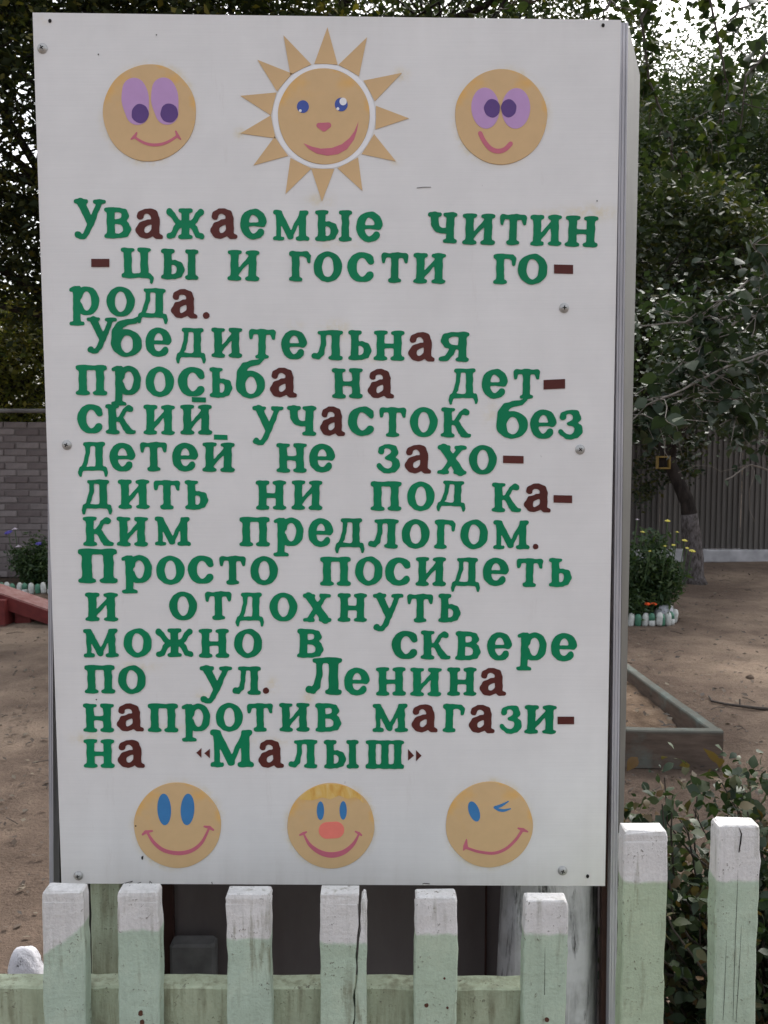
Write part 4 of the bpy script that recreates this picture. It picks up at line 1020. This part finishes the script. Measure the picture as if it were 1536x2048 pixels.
def glyph(ch, var):
    ch = ALIAS.get(ch, ch)
    if (ch, 'f') not in glyph_cache:
        st = .026; xs = np.arange(-.12, 1.62, st); ys = np.arange(-.48, 1.52, st); X, Y = np.meshgrid(xs, ys); D = None; cut = []
        for pr in GL[ch]:
            if pr[0] == 's': d = seg(X, Y, pr[1], pr[2], pr[3], pr[4]); k = .015
            elif pr[0] == 'r': d = rbox(X, Y, *pr[1:]); k = .05
            elif pr[0] == 'e': d = ell(X, Y, *pr[1:]); k = .03
            else: cut.append(ell(X, Y, *pr[1:])); continue
            D = d if D is None else smin(D, d, k)
        if ch == 'б':   # counter cut before the flag joins
            pass
        for c in cut: D = np.maximum(D, -c)
        D = D - .014
        glyph_cache[(ch, 'f')] = ([simplify(l, st) for l in contours(D, xs[0], ys[0], st)])
    if (ch, var) not in glyph_cache:
        lps = []
        for l in glyph_cache[(ch, 'f')]:
            q = l + np.column_stack([vnoise(l, 2.4, var*10+1), vnoise(l, 2.4, var*10+2)])*.009; lps.append(q)
        allp = np.vstack(lps); bb = (allp[:, 0].min(), allp[:, 0].max(), allp[:, 1].min(), allp[:, 1].max())
        glyph_cache[(ch, var)] = ({c: shape_mesh('letter', lps, 1.0, m_) for c, m_ in (('g', M_green), ('b', M_brown))}, bb)
    return glyph_cache[(ch, var)]
BASIS = Matrix(((1,0,0,0),(0,0,-1,0),(0,1,0,0),(0,0,0,1)))
cnt = [0]
def put(mesh, name, px, py, sx, sy, ang, h=.0006, parent=sg, off=None, label=None):
    p = loc(px, py, .0003 + (off if off is not None else (cnt[0] % 6)*.00012)); cnt[0] += 1
    o = link(name, mesh, parent)
    o.matrix_basis = Matrix.Translation(p) @ BASIS @ Matrix.Rotation(ang, 4, 'Z') @ Matrix.Diagonal((sx, sy, h, 1))
    if label: o['label'] = label
    return o
random.seed(88)
LINES = [
 # xheight px, baseline [(x,y)...], letters (char,x0,x1[,ytop,ybottom])
 (59, [(150,474),(420,477),(765,483),(1195,492)], [('У',149,213,395,478),('в',209,263),('а',271,326),('ж',333,409),('а',421,475),('е',481,534),('м',546,619),('ы',630,704),('е',712,765),('ч',855,914),('и',924,990),('т',998,1052),('и',1060,1123),('н',1129,1195)]),
 (58, [(243,555),(519,560),(891,566),(1095,567)], [('ц',243,308),('ы',322,397),('и',455,519),('г',578,622),('о',627,684),('с',694,748),('т',762,816),('и',826,891),('г',986,1032),('о',1035,1094)]),
 (57, [(140,629),(270,632),(395,637)], [('р',139,199),('о',213,270),('д',275,336),('а',342,395)]),
 (57, [(175,710),(343,712),(620,718),(938,722)], [('У',175,235,632,707),('б',222,284),('е',291,343),('д',352,412),('и',423,485),('т',497,551),('е',562,614),('л',623,686),('ь',696,743),('н',747,809),('а',816,869),('я',877,938)]),
 (57.5, [(152,788),(450,793),(700,795),(1079,797)], [('п',152,215),('р',223,282),('о',291,348),('с',356,410),('ь',419,465),('б',472,530),('а',540,594),('н',664,726),('а',735,788),('д',897,956),('е',963,1015),('т',1026,1079)]),
 (57, [(155,866),(600,870),(900,873),(1165,877)], [('с',155,206),('к',212,272),('и',287,350),('й',361,425),('у',505,567),('ч',574,633),('а',640,690),('с',696,748),('т',758,812),('о',819,875),('к',881,942),('б',992,1055),('е',1059,1112),('з',1116,1165)]),
 (56, [(156,941),(600,943),(993,948)], [('д',156,216),('е',219,271),('т',281,335),('е',345,397),('й',405,470),('н',553,614),('е',618,670),('з',753,800),('а',809,862),('х',874,933),('о',937,993)]),
 (56, [(164,1016),(560,1018),(800,1020),(1101,1024)], [('д',164,225),('и',237,300),('т',308,361),('ь',370,417),('н',512,573),('и',583,645),('п',741,803),('о',814,869),('д',873,931,960,1022),('к',983,1042),('а',1047,1101)]),
 (56, [(167,1090),(500,1091),(750,1094),(1059,1098)], [('к',167,228),('и',234,297),('м',310,382),('п',479,540),('р',547,607),('е',616,666),('д',670,729),('л',736,796),('о',803,859),('г',868,910),('о',920,975),('м',986,1059)]),
 (55, [(157,1166),(650,1169),(1143,1172)], [('П',157,236,1097,1167),('р',244,305),('о',313,370),('с',376,428),('т',439,492),('о',501,556),('п',640,702),('о',710,765),('с',770,821),('и',831,892),('д',902,960),('е',965,1017),('т',1032,1085),('ь',1097,1143)]),
 (54.5, [(171,1241),(440,1239),(630,1242),(921,1243)], [('и',171,237),('о',339,395),('т',411,464),('д',471,528),('о',539,595),('х',606,663),('н',675,734),('у',746,807),('т',814,866),('ь',876,921)]),
 (55, [(168,1313),(600,1314),(850,1317),(1153,1321)], [('м',168,238),('о',248,304),('ж',312,387),('н',398,459),('о',468,524),('в',594,647),('с',783,835),('к',841,901),('в',910,961),('е',973,1023),('р',1033,1092),('е',1101,1153)]),
 (54, [(170,1385),(500,1387),(700,1389),(1012,1391)], [('п',170,231),('о',237,292),('у',400,465),('л',465,522),('Л',611,684,1314,1390),('е',688,739),('н',752,812),('и',820,883),('н',894,953),('а',959,1012)]),
 (54.5, [(167,1462),(600,1462),(850,1463),(1112,1466)], [('н',167,229),('а',234,288),('п',296,357),('р',364,421),('о',432,486),('т',495,547),('и',559,620),('в',631,683),('м',745,816),('а',823,875),('г',885,929),('а',937,989),('з',999,1043),('и',1048,1112)]),
 (54.5, [(168,1534),(500,1535),(808,1535)], [('н',168,230),('а',236,290),('М',421,508,1459,1535),('а',517,568),('л',577,635),('ы',648,718),('ш',731,808)]),
]
GL['х'] = [('r', .0, .885, .44, 1, .05), ('r', .62, .885, 1.04, 1, .05), ('r', .0, 0, .42, .11, .05), ('r', .60, 0, 1.06, .11, .05)]+S((.22,.93,.13),(.83,.07,.14))+S((.82,.93,.075),(.22,.07,.08))
LS = {}
def interp(bl, x): return float(np.interp(x, [b[0] for b in bl], [b[1] for b in bl]))
k_ = 0
for xh, bl, chars in LINES:
    for t in chars:
        ch, x0, x1 = t[:3]; k_ += 1; var = k_ % 3
        meshes, (bx0_, bx1_, by0_, by1_) = glyph(ch, var)
        yb = interp(bl, (x0+x1)/2); yt = yb - xh; cx = (x0+x1)/2
        if len(t) > 3:
            mpp = (loc(cx, t[3]).z-loc(cx, t[4]).z); sy = mpp/(by1_-by0_); org_y = t[4]; z_off = -by0_*sy
        else:
            sy = (loc(cx, yt).z-loc(cx, yb).z)/1.0; org_y = yb; z_off = 0
        wpx = x1-x0; w_m = loc(x1, yb).x-loc(x0, yb).x; sx = w_m/(bx1_-bx0_)
        ang = -math.atan2(interp(bl, x1+30)-interp(bl, x0-30), x1-x0+60) + random.gauss(0, .008)
        p = loc(x0, org_y); o = put(meshes['b' if ch == 'а' else 'g'], 'letter', x0, org_y + random.uniform(-.7, .7), sx, sy, ang)
        o.location.x -= bx0_*sx; o.location.z += z_off
        if ch == 'а': o['label'] = 'brown letter'
def poly(pts, mat, name='hyphen', n=0, h=.0006, off=None, parent=sg, label=None):
    """cut-out given by photo outline on the board plane"""
    c = np.mean(np.array(pts, float), 0); o0 = loc(*c)
    l = np.array([((loc(x, y)-o0).x, (loc(x, y)-o0).z) for x, y in pts])
    if area(l) < 0: l = l[::-1]
    return put(shape_mesh(name, [l], 1.0, mat), name, c[0], c[1], 1, 1, 0, h, parent, off, label)
def rect(x0, y0, x1, y1, mat, tilt=0, name='hyphen'): poly([(x0,y0),(x1,y0-tilt),(x1,y1-tilt),(x0,y1)], mat, name)
for a in [(183,518,219,534,0),(1108,529,1146,547,-1),(1087,760,1130,779,2),(1006,911,1047,926,-1),(1107,990,1144,1005,-1),(1115,1433,1148,1448,0)]: rect(*a[:4], M_brown, a[4])
for a in [(384,794,412,804,-1),(428,869,455,879,-1)]: rect(*a[:4], M_green, a[4], 'breve')
def ellp(cx, cy, rx, ry, rot=0, n=36, wob=0.0, sd_=0):
    r_ = random.Random(sd_+int(cx)); ph = [r_.random()*6 for _ in range(3)]
    return [(cx+rx*(1+wob*math.sin(3*t+ph[0])+wob*math.sin(7*t+ph[1]))*math.cos(t)*math.cos(rot)-ry*math.sin(t)*math.sin(rot), cy+rx*math.cos(t)*math.sin(rot)+ry*(1+wob*math.sin(4*t+ph[2]))*math.sin(t)*math.cos(rot)) for t in [6.28318*i/n for i in range(n)]]
for cx, cy, r_ in [(412.5,631,6.8),(1071,1093,5.6),(532,1381,6.3)]: poly(ellp(cx, cy, r_, r_, wob=.04, n=16), M_brown, 'full_stop')
for pts in [[(393,1505),(403,1496),(403,1515)],[(409,1506),(420,1497),(420,1516)],[(828,1511),(816,1498),(816,1521)],[(843,1511),(832,1500),(832,1522)]]: poly(pts, M_brown, 'quotation_mark')

# --- stickers
def sticker(cx, cy, rx, ry, label, name='smiley_sticker', h=.0012):
    c = loc(cx, cy); n = 96; pts = ellp(cx, cy, rx, ry, n=n, wob=.006)
    l = np.array([((loc(x, y)-c).x, (loc(x, y)-c).z) for x, y in pts]); l = l if area(l) > 0 else l[::-1]
    # fan with rings for the edge-stain attribute
    V = [(0,0,1.0)]; Fc = []; A = [0.0]; R_ = [.4,.7,.85,.95,.995,1.0]
    for k, s_ in enumerate(R_):
        for p in l: V.append((p[0]*s_, p[1]*s_, 1.0 if k < 5 else .7)); A.append(max(0, (s_-.55)/.45))
    for p in l: V.append((p[0], p[1], 0)); A.append(1)
    for i in range(n): Fc.append((0, 1+i, 1+(i+1) % n))
    for k in range(len(R_)):
        for i in range(n): j = (i+1) % n; Fc.append((1+k*n+i, 1+(k+1)*n+i, 1+(k+1)*n+j, 1+k*n+j))
    me = bpy.data.meshes.new(name); me.from_pydata(V, [], Fc); me.materials.append(M_tan); a = me.attributes.new('edge', 'FLOAT', 'POINT'); a.data.foreach_set('value', A); me.update()
    p = loc(cx, cy, .0003); o = link(name, me, sg); o.matrix_basis = Matrix.Translation(p) @ BASIS @ Matrix.Diagonal((1, 1, h, 1)); o['label'] = label
    return o
def sub(st, mesh, name, cx, cy, lvl):
    """child of a sticker, at level lvl above its face"""
    p = loc(cx, cy, .0003+.0012+.0003*lvl)
    o = link(name, mesh, st); o.matrix_basis = st.matrix_basis.inverted() @ (Matrix.Translation(p) @ BASIS @ Matrix.Diagonal((1, 1, .0005, 1))); return o
def subpoly(st, pts, mat, name, lvl=0):
    c = np.mean(np.array(pts, float), 0); o0 = loc(*c); l = np.array([((loc(x, y)-o0).x, (loc(x, y)-o0).z) for x, y in pts])
    if area(l) < 0: l = l[::-1]
    return sub(st, shape_mesh(name, [l], 1.0, mat), name, c[0], c[1], lvl)
def substroke(st, strokes, mat, name, lvl=0, step=.7):
    """strokes in photo px: lists of (x,y,r)"""
    allp = np.array([p for s_ in strokes for p in s_]); mg = allp[:, 2].max()+4; x0, y0 = allp[:, 0].min()-mg, allp[:, 1].min()-mg; x1, y1 = allp[:, 0].max()+mg, allp[:, 1].max()+mg
    xs = np.arange(x0, x1, step); ys = np.arange(y0, y1, step); X, Y = np.meshgrid(xs, ys); D = None
    for s_ in strokes:
        q = s_
        if len(s_) > 3:   # smooth through the points
            P_ = np.array(s_, float); q = []
            for i in range(len(P_)-1):
                a, b, c, d = P_[max(i-1, 0)], P_[i], P_[i+1], P_[min(i+2, len(P_)-1)]
                for k in range(6): t = k/6; q.append(tuple(.5*((2*b)+(-a+c)*t+(2*a-5*b+4*c-d)*t*t+(-a+3*b-3*c+d)*t**3)))
            q.append(tuple(P_[-1]))
        for i in range(len(q)-1):
            d_ = seg(X, Y, q[i][:2], q[i+1][:2], q[i][2], q[i+1][2]); D = d_ if D is None else smin(D, d_, 1.0)
    lp = [simplify(l, step) for l in contours(D, x0, y0, step)]; c = allp[:, :2].mean(0); o0 = loc(*c); out = []
    for l in lp: out.append(np.array([((loc(x, y)-o0).x, (loc(x, y)-o0).z) for x, y in l]))
    a_ = max(out, key=lambda q: abs(area(q)))
    if area(a_) < 0: out = [q[::-1] for q in out]
    return sub(st, shape_mesh(name, out, 1.0, mat), name, c[0], c[1], lvl)
f1 = sticker(299, 226, 93, 97, 'round tan face with tall lilac eyes looking down')
for cx, cy, dr in ((271.5,203,-1),(330.5,202.5,-1)): substroke(f1, [[(cx-3, cy-24, 22.5), (cx-1, cy-12, 26), (cx, cy+2, 26.5), (cx+4, cy+25, 22.5)]], M_lilac, 'eye')
subpoly(f1, ellp(281,228,17.2,19.2,wob=.02), M_purple, 'pupil', 1); subpoly(f1, ellp(339,227,17.5,19.2,wob=.02), M_purple, 'pupil', 1)
substroke(f1, [[(268,274,2.2),(284,284,2.4),(297,289,2.6),(312,290.5,2.8),(327,288,2.6),(341,282,2.4),(356,272,2.2)], [(274,266,1.6),(270,274,3.2),(263,279,1.6)], [(352,263,1.6),(356,273,3.2),(361.5,279,1.6)]], M_pink, 'mouth')
f3 = sticker(1002, 234, 92, 95, 'round tan face with crossed lilac eyes')
subpoly(f3, ellp(970.5,217,28,41,-.06), M_lilac, 'eye'); subpoly(f3, ellp(1031.5,217.5,28.5,40.5,.05), M_lilac, 'eye')
subpoly(f3, ellp(984,217.5,16,18.5,wob=.02), M_purple, 'pupil', 1); subpoly(f3, ellp(1017,217.5,15.5,18,wob=.02), M_purple, 'pupil', 1)
substroke(f3, [[(960,267,4.2),(968,283,4.2),(981,298,4.5),(996,303,4.6),(1010,299,4.4),(1021,288,4.4)]], M_pink, 'mouth')
f4 = sticker(355, 1650, 87, 85, 'round tan face with two large blue oval eyes')
subpoly(f4, ellp(329,1618,13.6,31.5,-.05), M_blue, 'eye'); subpoly(f4, ellp(375.5,1618,13.6,31.5,.05), M_blue, 'eye')
substroke(f4, [[(295,1664,2),(309,1685,3.2),(329,1700,3.6),(358,1705.5,3.8),(384,1700,3.6),(404,1684,3.0),(418,1657,2)], [(286,1668,2.2),(292,1663,3.2),(305,1661,1.8)], [(409,1652,1.8),(419,1654,3.2),(427,1659,2)]], M_pink, 'mouth')
f5 = sticker(662, 1651, 87, 85, 'round tan face with a yellow fringe and coral nose')
subpoly(f5, ellp(641,1620.5,7.3,18.5), M_blue, 'eye'); subpoly(f5, ellp(686.5,1620,7.2,18.5), M_blue, 'eye')
substroke(f5, [[(654,1660,16.5),(672,1659,16.5)]], M_red, 'nose')
substroke(f5, [[(608,1668,1.5),(620,1689,3.2),(641,1704,4.6),(664,1709,5.4),(688,1703,4.6),(707,1687,3.2),(718,1667,1.5)], [(600,1669,1.8),(607,1666,2.8),(613,1663,1.6)], [(711,1662,1.6),(718,1666,2.8),(723,1669.5,1.8)]], M_pink, 'mouth')
fr2 = [(600,1598)]+[(662+86*math.cos(R(a)), 1651-84*math.sin(R(a))) for a in range(137, 42, -6)]+[(728,1606),(712,1593),(695,1597),(678,1590),(661,1598),(645,1594),(625,1600)]
subpoly(f5, fr2, M_straw, 'fringe')
f6 = sticker(978.5, 1648.5, 87, 85.5, 'round tan face winking one blue eye')
subpoly(f6, ellp(948,1622,10.5,21,-.34), M_blue, 'eye')
substroke(f6, [[(989,1614,2.2),(1000,1611,2.6),(1009,1606.5,1.8),(1017,1601.5,.8)], [(989,1614.5,1.8),(998,1619,2.4),(1008,1620,2.3),(1021,1616.5,1.0)]], M_blue, 'eye')
substroke(f6, [[(931,1694,2.6),(945,1699,2.4),(960,1703,2.6),(987,1705.5,2.8),(1011,1697,2.8),(1031,1679,2.6),(1044,1660,2.6)], [(933,1678,1.2),(931,1692,4.6),(927,1699,1.4)], [(1036,1655.5,1.6),(1046,1659,3.6),(1055,1662.5,1.6)]], M_pink, 'mouth')
f2 = sticker(648, 233, 91.5, 96, 'smiling tan sun with thirteen pointed rays', 'sun_sticker')
ring = []
n = 90; c = loc(648, 233); cx, cy = 648, 233
lo = [np.array([((loc(*p)-c).x, (loc(*p)-c).z) for p in ellp(cx, cy, 102.5, 104.5, n=n)]), np.array([((loc(*p)-c).x, (loc(*p)-c).z) for p in ellp(cx, cy, 91.8, 96.3, n=n)])]
lo = [l if area(l) > 0 else l[::-1] for l in lo]; lo[1] = lo[1][::-1]
o = link('ring', shape_mesh('ring', lo, 1.0, M_white), f2); o.matrix_basis = f2.matrix_basis.inverted() @ (Matrix.Translation(loc(cx, cy, .0003)) @ BASIS @ Matrix.Diagonal((1, 1, .0004, 1)))
M_tan2 = simple('tan_ray_paper', (.64, .43, .22), .55, .06, 12)
for (tx, ty) in [(655,55),(734,75),(804,146),(818,237),(792,323),(725,382),(644,403),(571,388),(507,331),(481,267),(481,192),(515,120),(567,71)]:
    a = math.atan2(ty-cy, tx-cx); da = .222
    pts = [(tx, ty), (cx+106*math.cos(a+da), cy+107*math.sin(a+da)), (cx+104*math.cos(a), cy+105*math.sin(a)), (cx+106*math.cos(a-da), cy+107*math.sin(a-da))]
    cc_ = np.mean(np.array(pts), 0); o0 = loc(*cc_); l = np.array([((loc(x, y)-o0).x, (loc(x, y)-o0).z) for x, y in pts]); l = l if area(l) > 0 else l[::-1]
    o = link('ray', shape_mesh('ray', [l], 1.0, M_tan2), f2); o.matrix_basis = f2.matrix_basis.inverted() @ (Matrix.Translation(loc(cc_[0], cc_[1], .0003)) @ BASIS @ Matrix.Diagonal((1, 1, .0008, 1)))
subpoly(f2, ellp(606,214,12,12.6), M_navy, 'eye'); subpoly(f2, ellp(682.5,209.8,12.8,13.6), M_navy, 'eye')
subpoly(f2, ellp(686.3,204,7.2,7.6), M_white, 'eye_highlight', 1); subpoly(f2, ellp(675.8,218.5,3,3), M_white, 'eye_highlight', 1); subpoly(f2, ellp(600.8,222.3,2.8,2.8), M_white, 'eye_highlight', 1)
substroke(f2, [[(638,251.5,5),(657,251,5.4)], [(640,253,5),(648,258.5,5.2),(657,252,5)]], M_pink, 'nose')
sm = [(607,287),(617,298),(633,307.5),(655,312),(676,309),(694,299),(708,280),(714,262),(717,244),(709,263),(699,277),(684,289),(664,296.5),(642,298),(624,294)]
subpoly(f2, sm, M_pink, 'mouth')

# --- screws, drilled holes, small marks
def screw_mesh():
    mb = MB(); r_ = .0078
    mb.lathe([(r_*1.05, 0), (r_*1.05, .0008), (r_*.98, .0012), (r_*.80, .0016), (r_*.74, .0030), (r_*.55, .0042), (r_*.2, .0047)], 22)
    for a in (0, math.pi/2):
        c, s = math.cos(a+.5), math.sin(a+.5); L_, w_ = r_*.42, r_*.10
        q = [(x*c-y*s, x*s+y*c) for x, y in ((-L_,-w_),(L_,-w_),(L_,w_),(-L_,w_))]; z0, z1 = .0035, .00485+.0001*a
        mb.add([(x, y, z0) for x, y in q]+[(x, y, z1) for x, y in q], [(4,5,6,7),(0,1,5,4),(1,2,6,5),(2,3,7,6),(3,0,4,7)], 1)
    me = mb.mesh('screw', [M_steel, M_hole], True); return me
sm_ = screw_mesh()
for i, (px, py) in enumerate([(85,97),(1128,616),(134,890),(1160,899),(157,1751),(1125,1741)]):
    o = link('screw', sm_, sg); o.matrix_basis = Matrix.Translation(loc(px, py, .0002)) @ BASIS @ Matrix.Rotation(i*1.1, 4, 'Z')
for px, py, r_ in [(100,42,3.4),(1206,51,3.4),(1175,1752,3.2)]: poly(ellp(px, py, r_, r_*1.2, n=12), M_hole, 'drill_hole', h=.0002)
for px, py, r_ in [(197,109,1.4),(313,70,1.3),(272,1651,1.6),(193,1399,1.4),(1194,402,1.3)]: poly(ellp(px, py, r_, r_, n=8), M_hole, 'speck', h=.0002, off=.0016 if px == 272 else 0.0003)
poly([(283,1713),(287,1711),(286,1719),(283,1718)], M_hole, 'speck', h=.0002)
poly([(833,375.5),(846,374),(862,374),(862,375.2),(846,375.4),(834,377)], M_concrete, 'scratch', h=.0002)
# dark debris on the lower board edge
mb = MB(); random.seed(2)
for px in (258, 275, 300, 425, 845): 
    p = loc(px, 1767, .002); mb.tube([p, p+Vector((random.uniform(-.008,.008), -.001, random.uniform(.001,.006))), p+Vector((random.uniform(-.015,.015), 0, random.uniform(-.001,.004)))], .0006, 4)
mb.build('stray_fibre', M_hole, sg)
